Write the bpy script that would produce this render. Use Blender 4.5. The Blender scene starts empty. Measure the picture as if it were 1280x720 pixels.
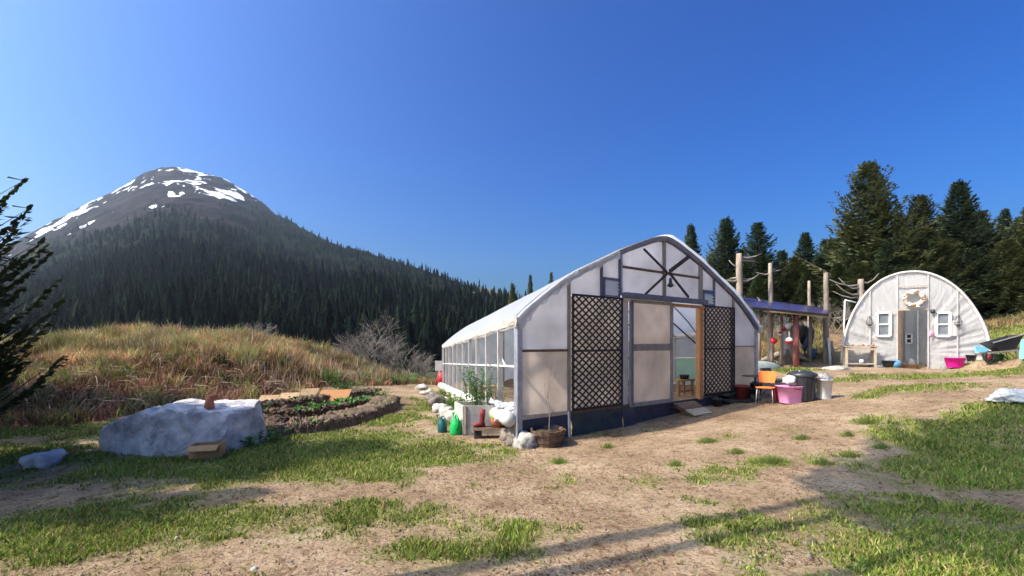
import bpy, math, random
import numpy as np
from mathutils import Vector, Matrix, noise as mnoise
random.seed(7); rng = np.random.default_rng(7)
R = math.radians
SC = bpy.context.scene
COL = SC.collection
HAZE = 0.000115; F = 560.0; HY = 428.0; CZ = 1.98            # focal length in photo pixels, horizon row, eye height

# ------------------------------------------------------------------ camera
cd = bpy.data.cameras.new('camera'); cam = bpy.data.objects.new('camera', cd); COL.objects.link(cam)
cd.sensor_width = 36; cd.lens = 36 * F / 1280; cd.shift_y = (HY - 360) / 1280
cd.clip_start = 0.05; cd.clip_end = 20000
cam.location = (0, 0, CZ); cam.rotation_euler = (R(90), 0, 0)
SC.camera = cam
# ------------------------------------------------------------------ sky, sun, exposure
SUN_AZ, SUN_EL = -109.0, 47.0               # degrees clockwise from +y, above the horizon
w = bpy.data.worlds.new('World'); SC.world = w; w.use_nodes = True
nt = w.node_tree; nt.nodes.clear()
sky = nt.nodes.new('ShaderNodeTexSky'); sky.sky_type = 'NISHITA'; sky.sun_disc = False
sky.sun_elevation = R(SUN_EL); sky.sun_rotation = R(SUN_AZ)
sky.air_density = 1.0; sky.dust_density = 5.0; sky.ozone_density = 3.0; sky.altitude = 50
hs = nt.nodes.new('ShaderNodeHueSaturation'); hs.inputs['Saturation'].default_value = 1.5
bg = nt.nodes.new('ShaderNodeBackground'); bg.inputs['Strength'].default_value = 0.12
wo = nt.nodes.new('ShaderNodeOutputWorld')
nt.links.new(sky.outputs[0], hs.inputs['Color']); tn = nt.nodes.new('ShaderNodeMix'); tn.data_type = 'RGBA'; tn.blend_type = 'MULTIPLY'; tn.inputs[0].default_value = 1; tn.inputs[7].default_value = (2.5, 3.45, 4.05, 1)
sc0 = nt.nodes.new('ShaderNodeMix'); sc0.data_type = 'RGBA'; sc0.blend_type = 'MULTIPLY'; sc0.inputs[0].default_value = 1; sc0.inputs[7].default_value = (.3, .3, .3, 1); sc0.clamp_result = False
gm = nt.nodes.new('ShaderNodeGamma'); gm.inputs[1].default_value = 1.38
nt.links.new(hs.outputs[0], sc0.inputs[6]); nt.links.new(sc0.outputs[2], gm.inputs[0]); nt.links.new(gm.outputs[0], tn.inputs[6]); nt.links.new(tn.outputs[2], bg.inputs['Color'])
nt.links.new(bg.outputs[0], wo.inputs['Surface'])
sl = bpy.data.lights.new('sun', 'SUN'); sl.energy = 5.0; sl.angle = R(0.5); sl.color = (1.0, 0.91, 0.77)
so = bpy.data.objects.new('sun', sl); COL.objects.link(so)
sdir = Vector((math.sin(R(SUN_AZ)) * math.cos(R(SUN_EL)), math.cos(R(SUN_AZ)) * math.cos(R(SUN_EL)), math.sin(R(SUN_EL))))
so.rotation_euler = sdir.to_track_quat('Z', 'Y').to_euler(); so.location = (-20, -5, 30)
SC.view_settings.view_transform = 'Standard'; SC.view_settings.look = 'None'
SC.view_settings.exposure = 0.62; SC.view_settings.gamma = 1.0
SC.render.engine = 'CYCLES'
SC.cycles.use_denoising = True
SC.cycles.max_bounces = 8; SC.cycles.transparent_max_bounces = 24; SC.cycles.volume_bounces = 0
SC.cycles.caustics_reflective = False; SC.cycles.caustics_refractive = False

# ------------------------------------------------------------------ materials
def node(nt, t, **kw):
    n = nt.nodes.new(t)
    for k, v in kw.items():
        if k in n.inputs: n.inputs[k].default_value = v
        else: setattr(n, k, v)
    return n
def lighten(c, k): return tuple(min(1, max(0, v * k)) for v in c[:3]) + (1,)
def mat(name, col, col2=None, scale=4.0, rough=0.8, bump=0.0, metal=0.0, detail=6, stretch=None, spec=0.3, rnd=0.0, attr=None, bscale=None):
    """principled with a noise blend of two colours, bump, and optional per-object variation or a colour attribute"""
    m = bpy.data.materials.new(name); m.use_nodes = True; nt = m.node_tree; L = nt.links
    b = nt.nodes['Principled BSDF']; b.inputs['Roughness'].default_value = rough; b.inputs['Metallic'].default_value = metal
    b.inputs['Specular IOR Level'].default_value = spec
    col2 = col2 or lighten(col, 0.72)
    tc = node(nt, 'ShaderNodeTexCoord'); mp = node(nt, 'ShaderNodeMapping')
    if stretch: mp.inputs['Scale'].default_value = stretch
    L.new(tc.outputs['Object'], mp.inputs[0])
    nz = node(nt, 'ShaderNodeTexNoise', Scale=scale, Detail=detail, Roughness=0.6)
    L.new(mp.outputs[0], nz.inputs['Vector'])
    rp = node(nt, 'ShaderNodeValToRGB'); rp.color_ramp.elements[0].position = 0.35; rp.color_ramp.elements[1].position = 0.65
    rp.color_ramp.elements[0].color = tuple(col[:3]) + (1,); rp.color_ramp.elements[1].color = tuple(col2[:3]) + (1,)
    L.new(nz.outputs[0], rp.inputs[0]); out = rp.outputs[0]
    if attr:
        at = node(nt, 'ShaderNodeVertexColor', layer_name=attr)
        mx = node(nt, 'ShaderNodeMix', data_type='RGBA', blend_type='MULTIPLY'); mx.inputs[0].default_value = 1
        L.new(at.outputs[0], mx.inputs[6]); L.new(out, mx.inputs[7]); out = mx.outputs[2]
    if rnd:
        oi = node(nt, 'ShaderNodeObjectInfo'); mr = node(nt, 'ShaderNodeMapRange'); mr.inputs[3].default_value = 1 - rnd; mr.inputs[4].default_value = 1 + rnd
        L.new(oi.outputs['Random'], mr.inputs[0])
        h = node(nt, 'ShaderNodeHueSaturation'); L.new(mr.outputs[0], h.inputs['Value']); L.new(out, h.inputs['Color']); out = h.outputs[0]
    L.new(out, b.inputs['Base Color'])
    if bump:
        n2 = node(nt, 'ShaderNodeTexNoise', Scale=bscale or scale * 4, Detail=8); L.new(mp.outputs[0], n2.inputs['Vector'])
        bp = node(nt, 'ShaderNodeBump', Strength=min(1, bump), Distance=0.02 * max(1, bump)); L.new(n2.outputs[0], bp.inputs['Height']); L.new(bp.outputs[0], b.inputs['Normal'])
    return m
def leaf(name, col, col2, scale=2.0, trans=0.3, rough=0.6, attr=None, rnd=0.0):
    """foliage: diffuse plus translucent"""
    m = mat(name, col, col2, scale=scale, rough=rough, attr=attr, rnd=rnd, spec=0.15)
    nt = m.node_tree; L = nt.links; b = nt.nodes['Principled BSDF']; o = nt.nodes['Material Output']
    src = b.inputs['Base Color'].links[0].from_socket
    t = node(nt, 'ShaderNodeBsdfTranslucent'); L.new(src, t.inputs[0])
    x = node(nt, 'ShaderNodeMixShader'); x.inputs[0].default_value = trans
    L.new(b.outputs[0], x.inputs[1]); L.new(t.outputs[0], x.inputs[2]); L.new(x.outputs[0], o.inputs[0])
    return m
def film(name, col, clear=0.12, trans=0.5, rough=0.35, wrinkle=0.0, wscale=3.0, wstretch=(1, 1, 1), streak=0.25):
    """plastic greenhouse film: diffuse, translucent and a bit clear, with a soft sheen"""
    m = bpy.data.materials.new(name); m.use_nodes = True; nt = m.node_tree; L = nt.links
    b = nt.nodes['Principled BSDF']; o = nt.nodes['Material Output']; b.inputs['Roughness'].default_value = rough
    tc = node(nt, 'ShaderNodeTexCoord'); mp = node(nt, 'ShaderNodeMapping'); mp.inputs['Scale'].default_value = wstretch; L.new(tc.outputs['Object'], mp.inputs[0])
    nz = node(nt, 'ShaderNodeTexNoise', Scale=1.3, Detail=7); L.new(mp.outputs[0], nz.inputs['Vector'])
    rp = node(nt, 'ShaderNodeValToRGB'); rp.color_ramp.elements[0].position = .3; rp.color_ramp.elements[1].position = .7
    rp.color_ramp.elements[0].color = lighten(col, 1 - streak); rp.color_ramp.elements[1].color = tuple(col[:3]) + (1,)
    L.new(nz.outputs[0], rp.inputs[0]); L.new(rp.outputs[0], b.inputs['Base Color'])
    t = node(nt, 'ShaderNodeBsdfTranslucent'); L.new(rp.outputs[0], t.inputs[0])
    x = node(nt, 'ShaderNodeMixShader'); x.inputs[0].default_value = trans
    L.new(b.outputs[0], x.inputs[1]); L.new(t.outputs[0], x.inputs[2])
    tr = node(nt, 'ShaderNodeBsdfTransparent'); x2 = node(nt, 'ShaderNodeMixShader'); x2.inputs[0].default_value = clear
    L.new(x.outputs[0], x2.inputs[1]); L.new(tr.outputs[0], x2.inputs[2]); L.new(x2.outputs[0], o.inputs[0])
    if wrinkle:
        n2 = node(nt, 'ShaderNodeTexNoise', Scale=wscale, Detail=5, Distortion=1.5); L.new(mp.outputs[0], n2.inputs['Vector'])
        bp = node(nt, 'ShaderNodeBump', Strength=wrinkle, Distance=0.08); L.new(n2.outputs[0], bp.inputs['Height'])
        L.new(bp.outputs[0], b.inputs['Normal']); L.new(bp.outputs[0], t.inputs['Normal'])
    return m

M = {}
M['grey_metal'] = mat('grey_metal', (.42, .42, .45), (.30, .30, .34), 6, .45, metal=.5)
M['grey_paint'] = mat('grey_paint', (.13, .13, .17), (.09, .09, .12), 5, .6, .2)
M['dark_wood'] = mat('dark_wood', (.06, .045, .04), (.03, .024, .022), 12, .8, .4, stretch=(1, 1, .2))
M['black_lattice'] = mat('black_lattice', (.018, .016, .015), (.03, .026, .024), 8, .8)
M['grey_wood'] = mat('grey_wood', (.30, .27, .23), (.18, .155, .13), 9, .85, .5, stretch=(4, 4, .5), rnd=.12)
M['pale_wood'] = mat('pale_wood', (.48, .39, .28), (.34, .26, .18), 8, .8, .4, stretch=(4, 4, .6), rnd=.1)
M['orange_wood'] = mat('orange_wood', (.50, .24, .09), (.36, .16, .06), 10, .6, .3, stretch=(4, 4, .5))
M['plywood'] = mat('plywood', (.46, .31, .17), (.33, .21, .12), 5, .8, .3, rnd=.15)
M['brown_wood'] = mat('brown_wood', (.17, .10, .06), (.10, .06, .04), 9, .8, .4, rnd=.1)
M['strip_board'] = mat('strip_board', (.55, .50, .46), (.42, .38, .36), 3, .7, .1)
M['roof_film'] = film('roof_film', (.72, .73, .76), .05, .55, .35, .35, 2.2, (.5, .2, 1), .1)
M['wall_film'] = film('wall_film', (.90, .87, .89), .18, .76, .3, .35, 1.2, (1, 1, 1), .3)
M['bounce_film'] = film('bounce_film', (.84, .73, .64), .16, .76, .28, .3, .9, (1, 1, 1), .38)  # beige of light bouncing off the ground inside, put into the film colour
M['far_film'] = film('far_film', (.66, .68, .70), .10, .6, .4, .2, 1.5)
M['green_film'] = film('green_film', (.52, .78, .62), .18, .65, .6, .1, 2)  # plain film; green of the grass behind it put into the colour
M['eave_film'] = film('eave_film', (.66, .60, .53), .0, .35, .5, .6, 3, (1, 1, 1), .15)
M['shed_film'] = film('shed_film', (.64, .60, .57), .05, .40, .3, .5, 2.6, (1.3, 1.3, .5), .12)
M['clear_sheet'] = film('clear_sheet', (.62, .62, .64), .35, .45, .2, .6, 3)
M['white_roll'] = mat('white_roll', (.66, .62, .58), (.50, .45, .41), 4, .6, 1.0, bscale=6)
M['blue_tarp'] = mat('blue_tarp', (.035, .035, .065), (.025, .028, .035), 2.5, .45, 1.0, bscale=5, detail=3)
M['green_tarp'] = mat('green_tarp', (.018, .045, .035), (.02, .02, .04), 3, .5, .8, bscale=5)
M['black_board'] = mat('black_board', (.035, .032, .04), (.06, .055, .07), 3, .7, .3)
M['white_paint'] = mat('white_paint', (.66, .65, .63), (.54, .53, .50), 5, .5)
M['white_plastic'] = mat('white_plastic', (.66, .65, .62), (.58, .56, .52), 3, .4)
M['black_plastic'] = mat('black_plastic', (.022, .022, .026), (.035, .035, .04), 3, .42, spec=.5)
M['black_rubber'] = mat('black_rubber', (.02, .02, .02), (.03, .03, .03), 5, .8)
M['pink_plastic'] = mat('pink_plastic', (.80, .34, .60), (.74, .29, .54), 3, .4)
M['magenta_plastic'] = mat('magenta_plastic', (.78, .01, .30), (.68, .01, .26), 3, .4)
M['red_plastic'] = mat('red_plastic', (.55, .02, .035), (.42, .02, .03), 3, .45)
M['dark_red'] = mat('dark_red', (.20, .03, .035), (.14, .02, .025), 4, .6)
M['orange_plastic'] = mat('orange_plastic', (.85, .20, .035), (.78, .17, .03), 3, .4)
M['green_plastic'] = mat('green_plastic', (.01, .42, .09), (.01, .34, .07), 3, .4)
M['dark_teal'] = mat('dark_teal', (.02, .10, .11), (.015, .07, .08), 4, .4)
M['green_glaze'] = mat('green_glaze', (.03, .12, .05), (.02, .08, .04), 4, .5)
M['lime_rim'] = mat('lime_rim', (.24, .34, .09), (.20, .27, .08), 4, .6)
M['terracotta'] = mat('terracotta', (.50, .17, .09), (.40, .13, .07), 6, .8, .1)
M['blue_plastic'] = mat('blue_plastic', (.20, .52, .82), (.16, .44, .74), 3, .45)
M['steel_blue'] = mat('steel_blue', (.10, .25, .38), (.08, .19, .30), 3, .5)
M['solar'] = mat('solar', (.03, .022, .075), (.05, .04, .11), 6, .3, spec=.5)
M['concrete'] = mat('concrete', (.50, .46, .42), (.36, .33, .30), 3.5, .85, .5)
M['planter_grey'] = mat('planter_grey', (.40, .36, .34), (.26, .23, .22), 3, .85, .3)
M['boulder'] = mat('boulder', (.62, .58, .56), (.24, .22, .23), 2.8, .92, 2.5, detail=10, bscale=5)
M['pale_rock'] = mat('pale_rock', (.46, .42, .37), (.28, .25, .22), 3, .9, 1.2, rnd=.2)
M['dark_rock'] = mat('dark_rock', (.11, .09, .08), (.2, .16, .13), 4, .9, 1.2, rnd=.15)
M['soil'] = mat('soil', (.085, .055, .04), (.20, .135, .09), 7, .95, 2.5, detail=12, bscale=22)
M['dark_soil'] = mat('dark_soil', (.035, .025, .02), (.06, .042, .03), 6, .95, 1.5)
M['log'] = mat('log', (.34, .26, .20), (.20, .15, .12), 6, .9, .6, stretch=(2, 2, .4), rnd=.15)
M['red_log'] = mat('red_log', (.28, .10, .075), (.18, .06, .05), 6, .9, .6, stretch=(2, 2, .4))
M['bark'] = mat('bark', (.13, .10, .08), (.06, .045, .038), 5, .95, .8, stretch=(2, 2, .5))
M['dead_wood'] = mat('dead_wood', (.30, .25, .21), (.17, .14, .12), 5, .9, .3)
M['sheet_white'] = film('sheet_white', (.66, .66, .68), .0, .35, .4, .9, 5, (1, 1, 1), .06)
M['canoe_grey'] = mat('canoe_grey', (.30, .33, .29), (.20, .23, .21), 3, .5)
M['blue_cloth'] = mat('blue_cloth', (.10, .12, .16), (.05, .06, .08), 5, .9, .5)
M['glass'] = mat('glass', (.20, .21, .22), (.13, .14, .15), 3, .15, spec=.6)
M['wreath'] = mat('wreath', (.62, .54, .44), (.45, .37, .28), 14, .9, 1.0)
M['pink_flower'] = mat('pink_flower', (.80, .30, .42), (.7, .35, .45), 9, .8)
M['cardboard'] = mat('cardboard', (.40, .23, .11), (.30, .17, .08), 3, .85)
M['needles'] = leaf('needles', (.09, .115, .045), (.036, .055, .025), 1.2, .22, .6, rnd=.25)
M['needles_warm'] = leaf('needles_warm', (.13, .13, .05), (.05, .07, .03), .9, .25, .6, rnd=.25)
M['needles_blue'] = leaf('needles_blue', (.105, .135, .065), (.040, .062, .040), 1.1, .22, .6, rnd=.2)
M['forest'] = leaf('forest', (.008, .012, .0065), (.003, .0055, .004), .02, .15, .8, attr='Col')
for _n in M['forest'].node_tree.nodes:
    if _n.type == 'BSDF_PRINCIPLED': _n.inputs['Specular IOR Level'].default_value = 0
M['grass'] = leaf('grass', (1, 1, 1), (.8, .8, .8), 1.2, .35, .6, attr='Col')
M['dry'] = leaf('dry', (1, 1, 1), (.72, .72, .72), 1.5, .3, .75, attr='Col')
M['leaf_green'] = leaf('leaf_green', (.09, .22, .04), (.05, .14, .03), 9, .35, .5)
M['leaf_pale'] = leaf('leaf_pale', (.20, .30, .08), (.12, .20, .05), 9, .35, .5)

# ------------------------------------------------------------------ mesh builder
class MB:
    def __init__(s): s.v = []; s.f = []
    def add(s, vs, fs):
        b = len(s.v); s.v += [tuple(v) for v in vs]; s.f += [tuple(b + i for i in f) for f in fs]; return s
    def box(s, c, size, rot=None, taper=1.0, jit=0.0):
        hx, hy, hz = size[0] / 2, size[1] / 2, size[2] / 2
        vs = []
        for z in (-1, 1):
            k = taper if z > 0 else 1
            for x, y in ((-1, -1), (1, -1), (1, 1), (-1, 1)):
                v = Vector((x * hx * k + random.uniform(-jit, jit), y * hy * k + random.uniform(-jit, jit), z * hz + random.uniform(-jit, jit)))
                if rot is not None: v = rot @ v
                vs.append(v + Vector(c))
        return s.add(vs, [(3, 2, 1, 0), (4, 5, 6, 7), (0, 1, 5, 4), (1, 2, 6, 5), (2, 3, 7, 6), (3, 0, 4, 7)])
    def beam(s, a, b, wd, hg, up=(0, 0, 1)):
        a = Vector(a); b = Vector(b); d = (b - a)
        if d.length < 1e-6: return s
        z = d.normalized(); x = z.cross(Vector(up))
        if x.length < 1e-3: x = z.cross(Vector((1, 0, 0)))
        x.normalize(); y = x.cross(z)
        vs = []
        for p in (a, b):
            for i, j in ((-1, -1), (1, -1), (1, 1), (-1, 1)): vs.append(p + x * (i * wd / 2) + y * (j * hg / 2))
        return s.add(vs, [(3, 2, 1, 0), (4, 5, 6, 7), (0, 1, 5, 4), (1, 2, 6, 5), (2, 3, 7, 6), (3, 0, 4, 7)])
    def tube(s, pts, rad, n=6, cap=True):
        pts = [Vector(p) for p in pts]; k = len(pts)
        if not hasattr(rad, '__len__'): rad = [rad] * k
        vs = []; prev = None
        for i, p in enumerate(pts):
            d = (pts[min(i + 1, k - 1)] - pts[max(i - 1, 0)])
            d = d.normalized() if d.length > 1e-9 else Vector((0, 0, 1))
            if prev is None:
                x = d.cross(Vector((0, 0, 1)));
                if x.length < .05: x = d.cross(Vector((1, 0, 0)))
            else: x = prev - d * prev.dot(d)
            x.normalize(); prev = x; y = d.cross(x)
            for j in range(n):
                a = 2 * math.pi * j / n; vs.append(p + (x * math.cos(a) + y * math.sin(a)) * rad[i])
        fs = []
        for i in range(k - 1):
            for j in range(n):
                j2 = (j + 1) % n; fs.append((i * n + j, i * n + j2, (i + 1) * n + j2, (i + 1) * n + j))
        if cap: fs.append(tuple(range(n - 1, -1, -1))); fs.append(tuple((k - 1) * n + j for j in range(n)))
        return s.add(vs, fs)
    def lathe(s, prof, n=24, c=(0, 0, 0), sq=0.0, sx=1, sy=1, close=True):
        """prof: (radius, z) list, bottom to top; sq>0 squares the section"""
        vs = []
        for r, z in prof:
            for j in range(n):
                a = 2 * math.pi * j / n; ca, sa = math.cos(a), math.sin(a)
                if sq:
                    e = 1 - sq; ca = math.copysign(abs(ca) ** e, ca); sa = math.copysign(abs(sa) ** e, sa)
                vs.append((c[0] + r * ca * sx, c[1] + r * sa * sy, c[2] + z))
        fs = []
        for i in range(len(prof) - 1):
            for j in range(n):
                j2 = (j + 1) % n; fs.append((i * n + j, i * n + j2, (i + 1) * n + j2, (i + 1) * n + j))
        if close: fs.append(tuple(range(n - 1, -1, -1)))
        return s.add(vs, fs)
    def rock(s, c, size, seed=0, sub=2, amp=.25, flat=None, freq=1.2):
        vs, fs = ICO[sub]
        o = Vector((seed * 7.3, seed * 3.1, seed * 1.7)); out = []
        for v in vs:
            n = mnoise.fractal(v * freq + o, 1.0, 2.0, 4) * amp * 2
            p = v * (1 + n); p = Vector((p.x * size[0], p.y * size[1], p.z * size[2]))
            if flat is not None: p.z = min(p.z, flat * size[2] + .03 * n)
            out.append(p + Vector(c))
        return s.add(out, fs)
    def slab(s, quad, th, nrm):
        """quad polygon (list of points) thickened along -nrm"""
        n = len(quad); nrm = Vector(nrm) * th
        vs = [Vector(q) for q in quad] + [Vector(q) - nrm for q in quad]
        fs = [tuple(range(n)), tuple(range(2 * n - 1, n - 1, -1))] + [(i, n + i, n + (i + 1) % n, (i + 1) % n) for i in range(n)]
        return s.add(vs, fs)
    def mesh(s, name, m, smooth=False):
        me = bpy.data.meshes.new(name); me.from_pydata(s.v, [], s.f); me.update()
        if m: me.materials.append(m)
        if smooth: me.polygons.foreach_set('use_smooth', [True] * len(me.polygons))
        return me
    def build(s, name, m, parent=None, smooth=False, world=False):
        """world=True: vertices are in world space, moved into the parent's frame (parents are never rotated then)"""
        if world and parent is not None:
            o = parent.location
            if parent.parent is not None: o = o + parent.parent.location
            s.v = [(v[0] - o[0], v[1] - o[1], v[2] - o[2]) for v in s.v]
        ob = bpy.data.objects.new(name, s.mesh(name, M[m] if isinstance(m, str) else m, smooth)); COL.objects.link(ob)
        if parent is not None: ob.parent = parent
        return ob
def _ico():
    import bmesh
    out = {}
    for k in (1, 2, 3, 4, 5):
        bm = bmesh.new(); bmesh.ops.create_icosphere(bm, subdivisions=k, radius=1)
        out[k] = ([v.co.copy() for v in bm.verts], [tuple(v.index for v in f.verts) for f in bm.faces]); bm.free()
    return out
ICO = _ico()
def np_obj(name, verts, faces, m, cols=None, parent=None, smooth=False):
    """triangle mesh from numpy arrays, optional per-vertex colour"""
    me = bpy.data.meshes.new(name); nv, nf = len(verts), len(faces); k = faces.shape[1]
    me.vertices.add(nv); me.vertices.foreach_set('co', verts.astype(np.float32).ravel())
    me.loops.add(nf * k); me.loops.foreach_set('vertex_index', faces.astype(np.int32).ravel())
    me.polygons.add(nf); me.polygons.foreach_set('loop_start', np.arange(0, nf * k, k, dtype=np.int32))
    if smooth: me.polygons.foreach_set('use_smooth', np.ones(nf, dtype=bool))
    me.update(calc_edges=True)
    if cols is not None:
        a = me.color_attributes.new('Col', 'FLOAT_COLOR', 'POINT')
        a.data.foreach_set('color', np.concatenate([cols, np.ones((nv, 1))], 1).astype(np.float32).ravel())
    me.materials.append(M[m] if isinstance(m, str) else m)
    ob = bpy.data.objects.new(name, me); COL.objects.link(ob)
    if parent is not None: ob.parent = parent
    return ob
def tag(o, label=None, cat=None, group=None, kind=None):
    if label: o['label'] = label
    if cat: o['category'] = cat
    if group: o['group'] = group
    if kind: o['kind'] = kind
    return o
def thing(name, label, cat, loc=(0, 0, 0), rz=0.0, group=None):
    o = bpy.data.objects.new(name, None); COL.objects.link(o); o.location = loc; o.rotation_euler = (0, 0, rz); o.empty_display_size = .2
    return tag(o, label, cat, group)
def dup(root, loc, rz=0.0, label=None, group=None, scale=1.0):
    c = root.copy(); COL.objects.link(c); c.location = loc; c.rotation_euler = (0, 0, rz); c.scale = (scale,) * 3
    if label: c['label'] = label
    if group: c['group'] = group
    for ch in KIDS.get(root.name, []):
        d = ch.copy(); COL.objects.link(d); d.parent = c
        for g in KIDS.get(ch.name, []):
            e = g.copy(); COL.objects.link(e); e.parent = d
    return c
KIDS = {}
def remember(root):
    KIDS[root.name] = [o for o in COL.objects if o.parent == root]
    for c in KIDS[root.name]: KIDS[c.name] = [o for o in COL.objects if o.parent == c]

# ------------------------------------------------------------------ terrain
def wx(px, d): return (px - 640) / F * d
CP = [(0, 0, .35), (-6, 0, .12), (7, 0, .7), (0, -8, .5), (-12, -4, .4), (12, -4, 1.1), (0, 4, .12), (-4, 4, .03), (5, 4, .32),
      (0, 6.5, 0), (-5, 7, -.02), (-8, 8, .0), (-12, 6.5, .12), (1.2, 9.0, 0), (0, 9.2, -.02), (-1.5, 11, -.02), (3, 7.5, .1), (3.3, 10.3, .08), (5.5, 12, .24), (4.6, 8.8, .2),
      (6.3, 5.5, .25), (9.3, 8.5, .86), (12, 9.5, 1.05), (1290 / 560 * 13 - 640 / 560 * 13, 13, 1.25), (11.5, 12.5, .92), (6.2, 10.2, .36), (7, 11.5, .42), (8.5, 12.4, .6), (8, 14, .5), (10.5, 14.5, .92), (10, 17, .95),
      (-1.2, 14, .0), (-2.2, 18, -.12), (-3.4, 22.4, -.22), (2, 20, -.05), (4, 26, -.3), (6, 18, .2), (-4.5, 18, -.02), (-4.2, 14, .02), (-6.5, 14.5, .12), (-8, 16.5, .2),
      (-8.5, 14, .18), (-10, 12, .25), (-12, 11, .4), (-15, 9, .8)]
for px, d, z in [(200, 15, .95), (300, 16, .9), (90, 14, 1.0), (0, 13, 1.05), (-100, 13, 1.1), (380, 18, .8), (420, 19.5, .45), (480, 22, .15), (530, 26, -.35),
                 (0, 19, 1.4), (100, 21, 1.75), (200, 22, 2.05), (280, 22, 2.12), (350, 22.5, 1.75), (420, 24, 1.05), (480, 27, .25), (-150, 20, 1.3),
                 (0, 32, -.6), (150, 34, -.8), (300, 34, -1), (450, 36, -1.6), (560, 40, -2),
                 (940, 20, .86), (985, 20, .95), (1050, 19, .98), (1143, 18.6, 1.0), (1235, 16.9, 1.02), (1184, 17.2, 1.0), (1184, 15.4, .99), (1184, 14, .99), (1120, 17.2, .98), (1110, 15.4, .97), (1060, 16, .96), (1060, 17.8, .98), (1230, 14, 1.06), (1225, 16.4, 1.03), (1250, 15.6, 1.12), (1290, 15, 1.45),
                 (1262, 18, 2.0), (1245, 21, 2.6), (1330, 18, 3.0), (1290, 23, 3.6), (1180, 25, 2.6), (1100, 26, 2.9), (1020, 26, 2.9), (950, 26, 2.5), (890, 30, 1.8),
                 (1000, 36, 3.6), (1150, 36, 4.2), (1300, 34, 5), (840, 40, 1.0), (700, 50, -2.0)]:
    CP.append((wx(px, d), d, z))
CP = np.array(CP, float)
def kern(r2): return -np.sqrt(r2 + .8)
_n = len(CP)
_A = np.zeros((_n + 1, _n + 1)); _d2 = ((CP[:, None, :2] - CP[None, :, :2]) ** 2).sum(-1)
_A[:_n, :_n] = kern(_d2) - np.eye(_n) * .05; _A[:_n, _n] = 1; _A[_n, :_n] = 1
_W = np.linalg.solve(_A, np.append(CP[:, 2], 0))
def vnoise(x, y, s, seed=0):
    """cheap smooth value noise, vectorised"""
    x = x * s + seed * 17.17; y = y * s + seed * 9.31
    xi = np.floor(x).astype(np.int64); yi = np.floor(y).astype(np.int64); fx = x - xi; fy = y - yi
    fx = fx * fx * (3 - 2 * fx); fy = fy * fy * (3 - 2 * fy)
    def h(a, b):
        n = (a * 374761393 + b * 668265263 + seed * 1442695) & 0x7fffffff
        n = ((n ^ (n >> 13)) * 1274126177) & 0x7fffffff
        return ((n ^ (n >> 16)) & 0xffff) / 65535.0
    return (h(xi, yi) * (1 - fx) + h(xi + 1, yi) * fx) * (1 - fy) + (h(xi, yi + 1) * (1 - fx) + h(xi + 1, yi + 1) * fx) * fy
def fbm(x, y, s, seed=0, o=4):
    t = 0; a = 1; n = 0
    for k in range(o): t = t + a * vnoise(x, y, s * 2 ** k, seed + k); n += a; a *= .5
    return t / n
def Hn(x, y):
    x = np.asarray(x, float); y = np.asarray(y, float); sh = x.shape; xf = x.ravel(); yf = y.ravel()
    out = np.full(xf.shape, _W[_n])
    for i in range(_n): out += _W[i] * kern((xf - CP[i, 0]) ** 2 + (yf - CP[i, 1]) ** 2)
    r = np.hypot(xf, yf - 12); k = np.clip((r - 32) / 40, 0, 1); k = k * k * (3 - 2 * k)
    far = np.where(xf > 0, 6 * np.clip(xf / 60, 0, 1), 0) - 6 * np.clip(-xf / 40 + .6, 0, 1)
    far = far - 6 * np.clip((r - 80) / 200, 0, 1)
    out = out * (1 - k) + far * k
    lump = np.clip((yf - 12) / 3, 0, 1) * np.clip((-3.2 - xf) / 2, 0, 1) * np.clip((30 - yf) / 5, 0, 1)
    out += ((fbm(xf, yf, .55, 77, 3) - .5) * .9 + (fbm(xf, yf, 1.6, 78, 2) - .5) * .35) * lump * np.clip((out - .15) / .6, 0, 1)
    out += (fbm(xf, yf, .9, 3, 4) - .5) * .07 * np.clip(r / 4, .6, 1.1)
    return out.reshape(sh)
def H(x, y): return float(Hn(np.array([x]), np.array([y]))[0])
def at(px, py, d): return Vector((wx(px, d), d, CZ - (py - HY) / F * d))
def gp(px, py):
    """where the ray through a photo pixel meets the ground"""
    d = np.linspace(3, 60, 2400); x = (px - 640) / F * d; z = CZ - (py - HY) / F * d
    h = Hn(x, d); i = int(np.argmax(z <= h)) if (z <= h).any() else len(d) - 1
    return Vector((x[i], d[i], h[i]))
def proj(x, y): return 640 + F * x / y
# ground sheet
us = np.linspace(-1, 1, 560); sp = np.sinh(us * 7.2) / math.sinh(7.2)
gx = 2 + sp * 3400; gy = 13 + sp * 3400
X, Y = np.meshgrid(gx, gy); Z = Hn(X, Y)
nx = len(gx); I = np.arange(nx * nx).reshape(nx, nx)
fq = np.stack([I[:-1, :-1], I[:-1, 1:], I[1:, 1:], I[1:, :-1]], -1).reshape(-1, 4)
def seg_d(x, y, pts):
    """distance to a polyline"""
    best = np.full(x.shape, 1e9)
    for (ax, ay), (bx, by) in zip(pts[:-1], pts[1:]):
        vx, vy = bx - ax, by - ay; t = np.clip(((x - ax) * vx + (y - ay) * vy) / (vx * vx + vy * vy), 0, 1)
        best = np.minimum(best, np.hypot(x - ax - t * vx, y - ay - t * vy))
    return best
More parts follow.
